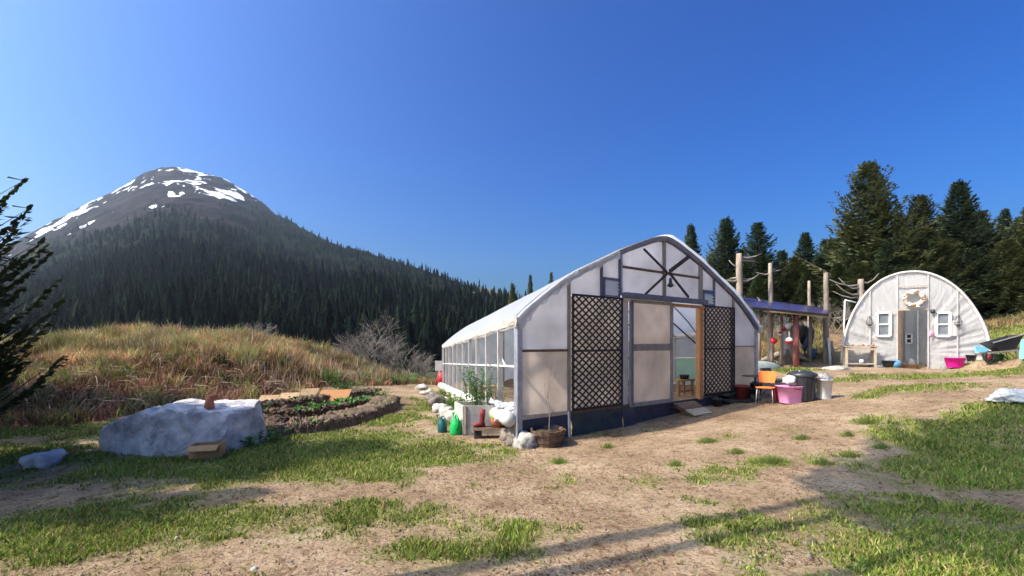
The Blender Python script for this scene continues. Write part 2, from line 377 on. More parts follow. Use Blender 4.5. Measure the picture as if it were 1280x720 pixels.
# where grass grows, laid out on the plan (metres): blobs (x, y, rx, ry, strength)
def blobs(px_list):
    out = []
    for px, py, rx, ry, s in px_list:
        p = gp(px, py); out.append((p.x, p.y, rx, ry, s))
    return out
GB = blobs([(400, 570, 2.6, 1.6, 1.3), (300, 575, 1.8, 1.2, 1.3), (350, 550, 1.8, 1.0, 1.2), (450, 590, 1.2, .8, 1), (470, 560, 1.5, 1.3, .8), (200, 590, 1.6, 1, .7), (480, 525, 1.2, .9, 1), (540, 505, .9, 1.6, 1), (560, 530, .5, 1, .7), (610, 580, .7, .5, .4), (520, 570, .9, .6, .5),
            (90, 570, 3, 2, .8), (40, 540, 3, 2.5, .7), (560, 470, 1.2, 3, 1), (505, 470, 1.5, 2, 1), (640, 590, .5, .3, .35), (350, 600, 2, 1, .6), (420, 640, 1.5, .7, .5), (150, 660, 2.5, 1.2, .7),
            (1200, 545, 1.3, 1.2, 1), (1260, 520, 1.3, 1.0, 1), (1180, 580, 1.0, .7, .9), (1250, 590, 1.6, 1.2, 1), (1160, 485, 1.5, .7, .8), (1120, 490, 1.0, .6, .6), (1200, 470, 2.2, .7, 1), (1260, 465, 2.2, 1.2, 1), (1275, 425, 2.5, 2.8, 1.2),
            (1060, 475, 1.4, .5, .7), (1100, 470, 1.2, .5, .5), (925, 590, .5, .22, .9), (950, 580, .35, .2, .9), (900, 600, .5, .2, .8), (1085, 527, .3, .25, .9), (1010, 600, .4, .2, .35), (1150, 650, 2, .8, .9), (1250, 680, 2, 1.2, 1),
            (985, 462, 1.3, .7, .7), (1010, 440, 3, 1.2, .8), (1040, 430, 1.5, 2, .7), (930, 450, 1.5, 2, .8), (700, 660, .6, .25, .5), (560, 690, .7, .3, .6)])
def grass_mask(x, y):
    g = np.zeros(np.shape(x))
    for bx, by, rx, ry, s in GB:
        q = ((x - bx) / rx) ** 2 + ((y - by) / ry) ** 2; g = np.maximum(g, s * np.exp(-q * .8))
    n = fbm(x, y, 1.1, 11, 4); n2 = fbm(x, y, 4.0, 23, 3)
    g = g * 1.2 + (n - .5) * 1.3 + (n2 - .5) * .9 - .36
    return np.clip(g * 2.0, 0, 1)
def mound_mask(x, y):
    px = proj(x, np.maximum(y, .5)); base = np.interp(px, [-400, 0, 100, 200, 330, 400, 470, 540], [7.6, 8.9, 9.8, 11.6, 14.2, 16.6, 19.5, 23]) + (fbm(x, y, .6, 31) - .5) * 1.2
    m = np.clip((y - base) / .7, 0, 1) * np.clip((-1.8 - x - (y - 22) * .05) / .6, 0, 1) * (y > 1)
    m = np.maximum(m, np.clip((y - (20.8 + (fbm(x, y, .5, 5) - .5) * 2)) / .8, 0, 1) * np.clip((x - 9.4) / 1.0, 0, 1) * np.clip((42 - y) / 4, 0, 1))
    return np.clip(m, 0, 1)
G = grass_mask(X, Y); MM = mound_mask(X, Y); _bd = seg_d(X, Y, [tuple(gp(*q)[:2]) for q in ((322, 528), (370, 528), (420, 521), (462, 508), (472, 500))]); MM = np.maximum(MM, np.clip((1.9 - _bd) / .7, 0, 1) * (Y > 10.3)); G = G * np.clip((_bd - 1.1) / .4, 0, 1)
def ground_material():
    m = bpy.data.materials.new('ground'); m.use_nodes = True; nt = m.node_tree; L = nt.links; b = nt.nodes['Principled BSDF']
    b.inputs['Roughness'].default_value = .95; b.inputs['Specular IOR Level'].default_value = .1
    tc = node(nt, 'ShaderNodeTexCoord')
    def nz(s, d=8): n = node(nt, 'ShaderNodeTexNoise', Scale=s, Detail=d, Roughness=.65); L.new(tc.outputs['Object'], n.inputs['Vector']); return n.outputs[0]
    def ramp(src, stops):
        r = node(nt, 'ShaderNodeValToRGB'); e = r.color_ramp.elements
        while len(e) < len(stops): e.new(.5)
        for k, (p, c) in zip(e, stops): k.position = p; k.color = tuple(c) + (1,)
        L.new(src, r.inputs[0]); return r.outputs[0]
    def mix(a, c, f, mode='MIX'):
        x = node(nt, 'ShaderNodeMix', data_type='RGBA', blend_type=mode)
        if isinstance(f, float): x.inputs[0].default_value = f
        else: L.new(f, x.inputs[0])
        L.new(a, x.inputs[6]); L.new(c, x.inputs[7]); return x.outputs[2]
    dirt = ramp(nz(.8), [(.3, (.20, .13, .08)), (.5, (.32, .22, .14)), (.68, (.43, .32, .215))])
    grit = ramp(nz(30, 4), [(.38, (.45, .42, .40)), (.5, (1, 1, 1)), (.72, (1.0, .97, .92))]); dirt = mix(dirt, grit, .8, 'MULTIPLY')
    leafy = ramp(nz(7, 8), [(.52, (1, 1, 1)), (.63, (.50, .42, .36))]); dirt = mix(dirt, leafy, .8, 'MULTIPLY')
    gr = ramp(nz(2.5), [(.35, (.10, .13, .03)), (.6, (.21, .19, .07))])
    dry = ramp(nz(1.8), [(.35, (.10, .06, .04)), (.5, (.20, .13, .08)), (.65, (.12, .11, .045))])
    a = node(nt, 'ShaderNodeVertexColor', layer_name='Col'); sx = node(nt, 'ShaderNodeSeparateColor'); L.new(a.outputs[0], sx.inputs[0])
    c = mix(dirt, gr, sx.outputs[0]); c = mix(c, dry, sx.outputs[1]); far = ramp(nz(.02), [(.4, (.035, .045, .02)), (.6, (.06, .06, .03))]); c = mix(c, far, sx.outputs[2])
    L.new(c, b.inputs['Base Color'])
    n1 = nz(14, 10); n2 = nz(2.5, 5); ad = node(nt, 'ShaderNodeMath', operation='MULTIPLY_ADD'); L.new(n2, ad.inputs[0]); ad.inputs[1].default_value = 1.5; L.new(n1, ad.inputs[2])
    bp = node(nt, 'ShaderNodeBump', Strength=.9, Distance=.06); L.new(ad.outputs[0], bp.inputs['Height']); L.new(bp.outputs[0], b.inputs['Normal'])
    return m
farm = np.clip((np.hypot(X, Y - 12) - 30) / 12, 0, 1)
gnd = np_obj('ground', np.stack([X, Y, Z], -1).reshape(-1, 3), fq, ground_material(), np.stack([G, MM, farm], -1).reshape(-1, 3), smooth=True)
tag(gnd, kind='structure')

# ------------------------------------------------------------------ mountain and its forest
PXS = np.array([-900, -400, -150, -40, 15, 60, 100, 160, 185, 215, 250, 280, 310, 340, 380, 415, 470, 510, 550, 590, 612, 640, 660, 700, 780, 900, 1200])
TOPY = np.array([380, 350, 330, 316, 300, 276, 258, 229, 213, 207, 212, 222, 240, 262, 281, 298, 314, 324, 335, 349, 352, 362, 372, 380, 390, 400, 405.])
CRD = np.array([1100, 1150, 1200, 1300, 1350, 1400, 1450, 1500, 1500, 1500, 1480, 1450, 1400, 1300, 1150, 1050, 950, 900, 820, 760, 740, 730, 720, 700, 650, 600, 600.])
def mount_z(x, d):
    px = 640 + F * x / d
    top = np.interp(px, PXS, TOPY); D = np.interp(px, PXS, CRD)
    zc = (HY - top) / F * D; t = (d - 95) / (D - 95)
    tree = np.clip((top - 262) / 25, 0, 1)                       # below the tree line trees stand on the skyline, so the ground is lower
    zc = zc - 9 * tree - 3
    g = np.where(t <= 1, (np.clip(t, 0, 1) ** 1.25) * .9 + .1 * np.clip(t, 0, 1) ** 3, 1 - .8 * np.clip(t - 1, 0, 1.2))
    zn = (fbm(x, d, .006, 41, 5) - .5) * 55 * np.clip(t, 0, 1) * np.clip(1.15 - np.abs(t - 1) * .0 - np.clip(t, 0, 1), .12, 1)
    zn += (fbm(x, d, .03, 61, 4) - .5) * 10 * np.clip(t * 2, 0, 1)
    rdg = 1 - np.abs(fbm(x + .3 * d, d, .009, 91, 4) * 2 - 1) * 2; zn += rdg * 16 * np.clip(t * 1.5, 0, 1) * np.clip(1.25 - t, .25, 1)
    return -13 + (zc + 13) * g + zn, t, px
pu = np.linspace(-560, 960, 640); pt = np.concatenate([np.linspace(90, 1650, 300), np.linspace(1700, 2600, 14)])
PU, PD = np.meshgrid(pu, pt); MX = (PU - 640) / F * PD; MZ, MT, _ = mount_z(MX, PD)
mn, mmw = PU.shape; MI = np.arange(mn * mmw).reshape(mn, mmw)
mq = np.stack([MI[:-1, :-1], MI[:-1, 1:], MI[1:, 1:], MI[1:, :-1]], -1).reshape(-1, 4)
MPY = HY - (MZ - CZ) / PD * F
def ell(cx, cy, rx, ry, ang=0):
    c, s = math.cos(R(ang)), math.sin(R(ang)); dx = PU - cx; dy = MPY - cy
    return np.clip(1.35 - np.hypot((dx * c + dy * s) / rx, (-dx * s + dy * c) / ry), 0, 1)
RDG = 1 - np.abs(fbm(MX + .3 * PD, PD, .009, 91, 4) * 2 - 1) * 2
sn = np.zeros(PU.shape)
for e in [(262, 236, 34, 11, 22), (290, 243, 16, 9, 30), (222, 232, 14, 10, 25), (213, 238, 6, 10, 0), (240, 214, 45, 4, 10), (300, 235, 40, 3, 33), (90, 268, 34, 8, -31), (60, 286, 25, 5, -34), (120, 250, 30, 4, -30), (150, 235, 20, 3, -28), (165, 236, 16, 4, -24), (210, 212, 16, 3, 0)]: sn = np.maximum(sn, ell(*e))
st = fbm(MX, PD, .018, 71, 5)
st2 = fbm(MX + MZ * .8, PD, .045, 75, 4); snow = np.clip((sn * 1.25 + (st - .5) * 2.4 + (st2 - .5) * 3.2 + (.5 - RDG) * .6 - .86) * 2.5, 0, 1) * (MT < 1.3)
snow = snow * np.clip(1 - (MPY - np.interp(PU, [-80, 15, 100, 200, 300, 400], [335, 318, 286, 256, 256, 250])) / 6, 0, 1); snow = np.where(MT > 1.02, np.clip((st - .45) * 4, 0, 1) * (PU < 330), snow)
TLX, TLY = [-80, 15, 100, 200, 300, 400], [335, 322, 292, 268, 268, 262]
tl = np.clip((MPY - np.interp(PU, TLX, TLY) + (st - .5) * 50) / 10, 0, 1)
mea = np.clip(1.4 - np.hypot((PU - 618) / 26, (MPY - 362) / 8), 0, 1)
def mountain_material():
    m = bpy.data.materials.new('mountain'); m.use_nodes = True; nt = m.node_tree; L = nt.links; b = nt.nodes['Principled BSDF']; b.inputs['Roughness'].default_value = .9; b.inputs['Specular IOR Level'].default_value = 0
    tc = node(nt, 'ShaderNodeTexCoord'); a = node(nt, 'ShaderNodeVertexColor', layer_name='Col'); sx = node(nt, 'ShaderNodeSeparateColor'); L.new(a.outputs[0], sx.inputs[0])
    def ramp(sc, stops):
        n = node(nt, 'ShaderNodeTexNoise', Scale=sc, Detail=10, Roughness=.7); L.new(tc.outputs['Object'], n.inputs['Vector'])
        r = node(nt, 'ShaderNodeValToRGB'); e = r.color_ramp.elements
        for k, (p, c) in zip(e, stops): k.position = p; k.color = tuple(c) + (1,)
        L.new(n.outputs[0], r.inputs[0]); return r.outputs[0]
    rock = ramp(.02, [(.4, (.010, .009, .011)), (.62, (.042, .034, .033))]); green = ramp(.03, [(.4, (.009, .013, .007)), (.6, (.016, .020, .010))]); mead = ramp(.05, [(.4, (.24, .18, .10)), (.6, (.14, .13, .06))])
    def mix(x, y, f):
        k = node(nt, 'ShaderNodeMix', data_type='RGBA'); L.new(f, k.inputs[0]); L.new(x, k.inputs[6]); L.new(y, k.inputs[7]); return k.outputs[2]
    c = mix(rock, green, sx.outputs[1]); c = mix(c, mead, sx.outputs[2])
    wh = node(nt, 'ShaderNodeRGB'); wh.outputs[0].default_value = (.86, .88, .92, 1); nn = node(nt, 'ShaderNodeTexNoise', Scale=.03, Detail=9, Roughness=.7); L.new(tc.outputs['Object'], nn.inputs['Vector'])
    ma = node(nt, 'ShaderNodeMath', operation='MULTIPLY_ADD'); L.new(nn.outputs[0], ma.inputs[0]); ma.inputs[1].default_value = 1.5; ma.inputs[2].default_value = -.85
    ad = node(nt, 'ShaderNodeMath', operation='ADD'); L.new(ma.outputs[0], ad.inputs[0]); L.new(sx.outputs[0], ad.inputs[1])
    st = node(nt, 'ShaderNodeMapRange'); st.inputs[1].default_value = .4; st.inputs[2].default_value = .6; L.new(ad.outputs[0], st.inputs[0])
    c = mix(c, wh.outputs[0], st.outputs[0]); L.new(c, b.inputs['Base Color'])
    n3 = node(nt, 'ShaderNodeTexNoise', Scale=.03, Detail=12, Roughness=.7); L.new(tc.outputs['Object'], n3.inputs['Vector'])
    bp = node(nt, 'ShaderNodeBump', Strength=.8, Distance=8.0); L.new(n3.outputs[0], bp.inputs['Height']); L.new(bp.outputs[0], b.inputs['Normal'])
    return m
mt = np_obj('mountain', np.stack([MX, PD, MZ], -1).reshape(-1, 3), mq, mountain_material(), np.stack([snow, tl, mea], -1).reshape(-1, 3), smooth=True)
tag(mt, kind='structure')

def fir_template(levels, seg, seed):
    rg = np.random.default_rng(seed); V = []; Fc = []
    for k in range(levels):
        z0 = .05 + .9 * k / levels; z1 = min(1.0, z0 + 1.9 / levels if k < levels - 1 else 1.0); r = .17 * (1 - z0) ** .85 + .012
        b = len(V); V.append((rg.normal(0, .004), rg.normal(0, .004), z1 if k < levels - 1 else 1.0)); n = seg * 2; a0 = rg.uniform(0, 6)
        for j in range(n):
            rr = r * (rg.uniform(.85, 1.25) if j % 2 == 0 else rg.uniform(.35, .6)); a = a0 + 2 * math.pi * j / n
            V.append((rr * math.cos(a), rr * math.sin(a), z0 + (rg.uniform(-.025, .0) if j % 2 == 0 else rg.uniform(.01, .04))))
        for j in range(n): Fc.append((b, b + 1 + j, b + 1 + (j + 1) % n))
    return np.array(V), np.array(Fc)
def scatter(name, tmpls, pos, hgt, cols, m):
    vs = []; fs = []; cs = []; base = 0; k = len(tmpls); which = rng.integers(0, k, len(pos)); rot = rng.uniform(0, 6.28, len(pos)); wide = rng.uniform(.6, 1.5, len(pos))
    for t in range(k):
        V, Fc = tmpls[t]; ix = np.where(which == t)[0]
        if not len(ix): continue
        c, s = np.cos(rot[ix])[:, None], np.sin(rot[ix])[:, None]; h = hgt[ix][:, None]; wd = h * wide[ix][:, None]
        P = np.stack([(V[:, 0] * c - V[:, 1] * s) * wd + pos[ix, 0:1], (V[:, 0] * s + V[:, 1] * c) * wd + pos[ix, 1:2], V[:, 2] * h + pos[ix, 2:3]], -1)
        fo = Fc[None] + (np.arange(len(ix)) * len(V))[:, None, None] + base
        vs.append(P.reshape(-1, 3)); fs.append(fo.reshape(-1, 3)); cs.append(np.repeat(cols[ix], len(V), 0)); base += len(ix) * len(V)
    return np_obj(name, np.concatenate(vs), np.concatenate(fs), m, np.concatenate(cs))
def forest_points(n, d0, d1, p0, p1, power=1.0):
    d = d0 + (d1 - d0) * rng.uniform(0, 1, n) ** power; px = rng.uniform(p0, p1, n); x = (px - 640) / F * d
    z, t, _ = mount_z(x, d); py = HY - (z - CZ) / d * F
    keep = (t < 1.02) & (rng.uniform(0, 1, n) < np.clip((py - np.interp(px, TLX, TLY) + 4 + (fbm(x, d, .018, 71, 5) - .5) * 60) / 16, 0, 1))
    keep &= ~((np.hypot((px - 618) / 24, (py - 361) / 6) < 1) & (rng.uniform(0, 1, n) < .9))
    return np.stack([x, d, z - .5], -1)[keep]
P = np.concatenate([forest_points(9500, 160, 520, -120, 760, .8), forest_points(13000, 430, 1500, -160, 760, .75)])
hh = rng.gamma(9, 1.15, len(P)) * (.72 + .6 * fbm(P[:, 0], P[:, 1], .02, 66)) * np.interp(P[:, 1], [200, 600, 1000, 1500], [1.0, .95, .72, .6])
tint = (rng.gamma(5, .2, len(P)) * (.6 + .9 * fbm(P[:, 0], P[:, 1], .013, 88)))[:, None] * np.stack([1 + rng.normal(0, .12, len(P)), np.ones(len(P)), 1 + rng.normal(0, .08, len(P))], -1)
near = P[:, 1] < 520
f1 = scatter('forest', [fir_template(7, 5, i) for i in range(4)], P[near], hh[near], tint[near], 'forest')
tag(f1, 'dark spruce forest covering the valley side below the snowy mountain', 'forest', kind='stuff')
f2 = scatter('distant_forest', [fir_template(4, 4, i + 9) for i in range(3)], P[~near], hh[~near], tint[~near], 'forest')
tag(f2, 'hazy evergreen forest climbing to the tree line of the mountain', 'forest', kind='stuff')

# air between here and the mountain
hz = bpy.data.materials.new('haze'); hz.use_nodes = True; hz.node_tree.nodes.clear()
_v = hz.node_tree.nodes.new('ShaderNodeVolumePrincipled'); _o = hz.node_tree.nodes.new('ShaderNodeOutputMaterial'); hz.node_tree.links.new(_v.outputs[0], _o.inputs['Volume'])
_v.inputs['Color'].default_value = (.80, .90, 1, 1); _v.inputs['Density'].default_value = HAZE; _v.inputs['Anisotropy'].default_value = .6
_b = MB(); _b.box((0, 0, 318), (7400, 7400, 686)); hzo = _b.build('haze', hz); tag(hzo, kind='stuff')

# ------------------------------------------------------------------ spruce trees
def spruce_meshes(seed, h, rad, nb=260, per=11, tip=.05, spr=.34, bare=0.06, up=.12, droop=.22, taper=.85, thick=.018):
    rd = random.Random(seed); tr = MB(); fo = MB(); br = MB()
    lean = (rd.uniform(-.02, .02), rd.uniform(-.02, .02))
    tp = [Vector((lean[0] * h * (t ** 2), lean[1] * h * t * t, h * t)) for t in (0, .1, .3, .5, .7, .85, 1)]
    tr.tube(tp, [h * thick * (1 - t) + .008 for t in (0, .1, .3, .5, .7, .85, 1)], 7)
    gap = [rd.uniform(.62, 1.2) for _ in range(14)]
    for i in range(nb):
        t = bare + (1 - bare - .005) * (i / nb) ** .92; z = h * t; a = i * 2.39996 + rd.uniform(-.4, .4)
        sector = gap[int((a % 6.283) / 6.283 * 7) + (7 if t > .5 else 0)]
        ln = rad * ((1 - t) ** taper * 1.0 + tip) * rd.uniform(.6, 1.1) * sector * (1.32 if rd.random() < .07 else 1)
        o = Vector((lean[0] * h * t * t, lean[1] * h * t * t, z)); d = Vector((math.cos(a), math.sin(a), 0)); s = Vector((-d.y, d.x, 0))
        young = t ** 2 * .75
        def pt(q): return o + d * (ln * q) + Vector((0, 0, ln * ((up + young) * q - droop * math.sin(q * 2.4) + .20 * q ** 3)))
        br.tube([pt(0), pt(.5), pt(1)], [.012 * ln + .004, .008 * ln + .003, .002], 3, False)
        k = max(4, int(per * (ln / rad + .25)))
        for j in range(k):
            q = .12 + .88 * (j + rd.random()) / k; b = pt(min(q, 1.0)); tang = (pt(min(1, q + .05)) - pt(max(0, q - .05))).normalized()
            w_ = spr * rad * (.45 + .8 * (1 - abs(q - .45))) * rd.uniform(.6, 1.2) * (.45 + .55 * (1 - t)) * .6
            for sd in (-1, 1):
                dd = (tang * rd.uniform(.45, .9) + s * sd * rd.uniform(.5, 1.0) + Vector((0, 0, rd.uniform(-.55, .12)))).normalized(); u = dd.cross(Vector((rd.uniform(-.5, .5), rd.uniform(-.5, .5), 1))).normalized() * (w_ * .17)
                e = b + dd * w_; m1 = b + dd * w_ * .5
                fo.add([b, m1 + u * 1.1, e + u * .2, m1 - u * 1.1 + Vector((0, 0, -w_ * .12))], [(0, 1, 2), (0, 2, 3)])
                f = b + (dd + tang * .7 + Vector((0, 0, rd.uniform(-.3, .1)))).normalized() * w_ * .7
                fo.add([b + dd * w_ * .18, f + u * .4, f - u * .9], [(0, 1, 2)])
        e = pt(1); fo.add([e - d * .12 * ln + s * .03 * rad, e + d * .05 * ln, e - d * .12 * ln - s * .03 * rad], [(0, 1, 2)])
    return tr, br, fo
def spruce(seed, h, rad, loc, rz, label, group=None, m='needles', **kw):
    t = thing('spruce_tree', label, 'tree', loc, rz, group); tr, br, fo = spruce_meshes(seed, h, rad, **kw)
    tr.build('trunk', 'bark', t); br.build('branches', 'bark', t); fo.build('crown', m, t); remember(t); return t
def tree_base(px, d): x = wx(px, d); return Vector((x, d, H(x, d) - .1))
g = 'spruces behind the two greenhouses'
T = [  # px, top y, depth, radius, rz, master, label
    (1088, 206, 27, 3.9, 0, 'A', 'tallest and widest spruce, rising just left of the small hoop house top'),
    (1198, 228, 26, 3.3, 0, 'B', 'tall pointed spruce above the right half of the small hoop house'),
    (866, 281, 31, 2.9, 0, 'C', 'slim spruce rising directly behind the right slope of the big greenhouse roof'),
    (908, 274, 32, 3.6, .8, 'B', 'broad spruce left of the stripped trunk with side stubs'),
    (947, 280, 30, 3.6, 2.0, 'C', 'spruce between the two tallest bare poles, with drooping right limbs'),
    (978, 314, 33, 3.0, 1.1, 'B', 'short spruce right of the second bare pole, lower than its neighbours'),
    (1003, 292, 33, 3.3, 3.0, 'C', 'mid height spruce above the solar panel roof'),
    (1032, 300, 34, 3.4, 4.1, 'B', 'spruce beside the tallest one, above the right end of the solar panels'),
    (1062, 282, 31, 3.5, 2.2, 'A', 'spruce pressed against the left flank of the tallest spruce'),
    (1148, 247, 29, 3.0, 1.3, 'A', 'middle spruce directly above the wreath of the small hoop house'),
    (1122, 268, 33, 2.8, 5.0, 'B', 'dark spruce filling the gap behind the tallest one'),
    (1174, 272, 32, 2.8, 2.7, 'A', 'spruce half hidden left of the tall pointed one'),
    (1225, 266, 29, 2.8, .4, 'A', 'bushy spruce just right of the tall pointed one'),
    (1252, 262, 30, 2.4, 3.6, 'C', 'narrow spruce near the right edge of the woods'),
    (1276, 272, 28, 2.3, 1.9, 'B', 'spruce cut by the right edge of the photo'),
    (1300, 240, 27, 3.0, 1.9, 'A', 'spruce outside the right edge whose limbs reach into view'),
    (928, 312, 38, 2.2, 4.9, 'A', 'distant spruce seen between the stripped trunk and the next pole'),
    (890, 318, 38, 2.2, 5.9, 'A', 'distant low spruce behind the slim one over the greenhouse roof'),
    (1050, 330, 26, 2.4, .9, 'C', 'low spruce above the white pipe frame beside the small hoop house'),
    (1262, 300, 24, 2.6, 5.2, 'A', 'low spreading spruce on the bank right of the small hoop house'),
    (1215, 310, 24.5, 2.4, .2, 'B', 'low bluish spruce close behind the right shoulder of the small hoop house'),
    (1110, 300, 25.5, 2.6, .2, 'B', 'low spruce close behind the left shoulder of the small hoop house'),
    (985, 345, 29, 2.0, 4.2, 'A', 'low spruce directly behind the solar panels'),
    (1010, 340, 28, 2.0, .2, 'C', 'low dark spruce by the third bare pole'),
    (960, 350, 28, 1.9, 1.2, 'A', 'low spruce behind the left end of the solar panels'),
    (664, 344, 56, 2.2, .5, 'C', 'lone far spruce showing above the left slope of the greenhouse roof'),
    (689, 341, 58, 2.0, 2.5, 'C', 'far spruce tip just touching the greenhouse roofline'),
    (640, 356, 62, 2.2, 2.9, 'A', 'far dark spruce at the foot of the ridge left of the greenhouse roof'),
]
T += [(x_, y_, d_, r_, z_, k_, lb_) for x_, y_, d_, r_, z_, k_, lb_ in ((888, 330, 34, 2.4, 1, 'C', 'low spruce filling the gap right of the slim one over the greenhouse roof'), (925, 338, 31, 2.4, 2, 'B', 'low spruce behind the stripped trunk'), (945, 345, 27.5, 2.0, 3, 'C', 'small spruce behind the top of the solar panels left end'), (992, 322, 31, 2.4, 4, 'A', 'spruce between the third and second bare poles'), (1022, 322, 30, 2.6, 5, 'B', 'spruce right behind the thin straight pole'), (1045, 300, 30, 2.6, 6, 'A', 'spruce left of the tallest one behind the log pole'), (1070, 330, 25.5, 2.6, 2.5, 'A', 'low wide spruce behind the leaning dead snag'), (1140, 290, 26, 3, 3.3, 'B', 'spruce right behind the top of the small hoop house'), (1172, 300, 25.5, 2.8, 1.7, 'A', 'low spruce behind the right half of the small hoop house top'), (1240, 300, 26, 3, 2.7, 'C', 'spruce above the bank between wheelbarrow and hoop house'), (1290, 310, 24, 2.6, 4.7, 'B', 'low spruce at the right edge above the dry bank'))]
MAST = {'A': dict(seed=3, nb=400, per=21, spr=.25, up=.2, droop=.2, taper=.82, m='needles_warm'),
        'B': dict(seed=5, nb=380, per=19, spr=.26, up=.08, droop=.26, taper=.95, m='needles_blue'),
        'C': dict(seed=8, nb=340, per=17, spr=.27, up=.05, droop=.24, taper=1.05, m='needles')}
made = {}
for px, ty, d, rad, rz, k, label in T:
    b = tree_base(px, d); h = CZ + (HY - ty) / F * d - b.z
    if k not in made:
        made[k] = (spruce(loc=b, rz=rz, h=h, rad=rad, label=label, group=g, **MAST[k]), h, rad)
    else:
        r0, h0, rad0 = made[k]; c = dup(r0, b, rz, label, g); c.scale = (rad / rad0, rad / rad0, h / h0)
# near trees on the left, one in view and others outside the frame that throw the shadows seen on the ground
tb = (-9.2, 6.4); spruce(21, 7.4, 1.95, (tb[0], tb[1], H(*tb)), 0.6, 'large dark backlit spruce reaching in from the left edge of the photo', m='needles', nb=380, per=50, spr=.22, up=.5, droop=.25, taper=.5)
g2 = 'spruces outside the frame throwing shadows'
s2 = spruce(33, 9.5, 2.4, (-14.5, 4.2, H(-14.5, 4.2)), 0, 'spruce outside the left of the frame that shades the boulder and lawn', g2, nb=240, per=10)
for i, (x, y, sc_, lb) in enumerate([(-15.8, 9.6, 1.0, 'spruce outside the left of the frame that shades the foot of the mound'), (-14.2, 7.4, .85, 'spruce outside the left of the frame shading the small pale rock'), (-11.6, 4.5, .95, 'spruce outside the left of the frame shading the front of the boulder'), (-11.9, 3.0, 1.0, 'smaller spruce outside the left of the frame shading the lower left lawn')]):
    dup(s2, (x, y, H(x, y)), i * 1.3, lb, g2, sc_)
s3 = spruce(41, 17, 2.7, (-5, 1.75, H(-5, 1.75)), 0, 'tall spruce left of the camera whose crown shades the right foreground', g2, nb=300, per=14, bare=.63, taper=.5, thick=.008)
dup(s3, (-5.0, .8, H(-5.0, .8)), 2, 'tall spruce behind the camera shading the lower right corner', g2, 1.0)
spruce(43, 20.5, 2.6, (-6.2, 1.7, H(-6.2, 1.7)), 0, 'tallest bare stemmed spruce left of the camera shading the right edge of the grass', g2, nb=300, per=14, bare=.68, taper=.5, thick=.008)

# ================================================================== big greenhouse
P1 = Vector((1.2, F / 59.2, 0)); P2 = Vector((6.52, F / 42.2, 0)); E1 = (P2 - P1).normalized(); NR = Vector((E1.y, -E1.x, 0))
def sof(px):
    u = (px - 640) / F; return (P1.y * u - P1.x) / (E1.x - E1.y * u)
def zof(px, py): return CZ - (py - HY) / F * (P1.y + E1.y * sof(px))
SL, SR = sof(645), sof(945); SM = (SL + SR) / 2; WH = (SR - SL) / 2
ADV = [0, .35, 1.03, 1.74, 2.1, 2.4, 3.35, 4.2, 4.79]; AZV = [4.66, 4.60, 4.36, 4.12, 3.95, 3.82, 3.41, 2.90, 2.44]
def archz(s): return float(np.interp(abs(s - SM) * 4.79 / WH, ADV, AZV))
_ss = np.linspace(-1, 1, 49); _zz = np.array([archz(SM + WH * q) for q in _ss]); _zs = np.convolve(np.pad(_zz, 2, 'edge'), [.1, .2, .4, .2, .1], 'valid'); _zs[0] = _zz[0]; _zs[-1] = _zz[-1]
def archz(s): return float(np.interp(s, SM + WH * _ss, _zs))
Acorner = P1 + E1 * SL; DV = Vector((wx(554, 22.4), 22.4, 0)) - Acorner; DV.z = -.6
def G_(s, z, o=0.0, t=0.0): p = P1 + E1 * s + NR * o + DV * t; p.z = z + DV.z * t; return p
SILL = .53
gh = thing('greenhouse', 'large gothic arched greenhouse with white plastic roof, black lattice panels and sliding doors', 'greenhouse', (G_(SM, 0, 0, .5).x, G_(SM, 0, 0, .5).y, -.2))
def wbuild(mb, name, m, parent=gh, smooth=False): return mb.build(name, m, parent, smooth, world=True)
def post(s0, s1, z0, z1, o, th, name, m, parent=gh):
    b = MB(); b.slab([G_(s0, z0, o), G_(s1, z0, o), G_(s1, z1, o), G_(s0, z1, o)], th, NR); return wbuild(b, name, m, parent)
def panel(s0, s1, z0, z1, o, name, m, top_arch=False, parent=gh, th=.012):
    n = 1 if not top_arch else 8; q = [G_(s0, z0, o), G_(s1, z0, o)]
    if top_arch: q += [G_(s1 + (s0 - s1) * k / n, archz(s1 + (s0 - s1) * k / n) - .03, o) for k in range(n + 1)]
    else: q += [G_(s1, z1, o), G_(s0, z1, o)]
    b = MB(); b.slab(q, th, NR); return wbuild(b, name, m, parent)
S = {k: sof(k) for k in (645, 651, 709, 711.5, 750, 752.5, 773, 775, 777, 784, 787, 828, 831, 834, 836.5, 873, 877, 891, 893, 915, 917, 943, 945)}
# translucent sheets
panel(S[651], S[709], SILL, 1.79, 0, 'wall_sheet', 'bounce_film'); panel(S[651], S[709], 1.84, 0, 0, 'wall_sheet', 'wall_film', True)
panel(S[711.5], S[775], SILL, 2.97, -.05, 'wall_sheet', 'bounce_film')
panel(S[711.5], S[750], 3.0, 0, 0, 'gable_sheet', 'wall_film', True)
vz0, vz1 = zof(763, 371), zof(763, 349)
panel(S[752.5], S[773], vz1 + .04, 0, 0, 'gable_sheet', 'wall_film', True)
HD = 3.07; PZ = 3.74
for a, b_ in ((777, 828), (831, 873)):
    panel(S[a], S[b_], HD + .06, PZ - .02, 0, 'gable_sheet', 'wall_film'); panel(S[a], S[b_], PZ + .03, 0, 0, 'gable_sheet', 'wall_film', True)
vy0, vy1 = zof(884, 383), zof(884, 364)
panel(S[877], S[891], vy1 + .04, 0, 0, 'gable_sheet', 'wall_film', True); panel(S[893], S[915], 3.0, 0, 0, 'gable_sheet', 'wall_film', True)
panel(S[877], S[915], SILL, 2.97, -.05, 'wall_sheet', 'bounce_film')
panel(S[917], S[943], SILL, 1.84, 0, 'wall_sheet', 'bounce_film'); panel(S[917], S[943], 1.88, 0, 0, 'wall_sheet', 'wall_film', True)
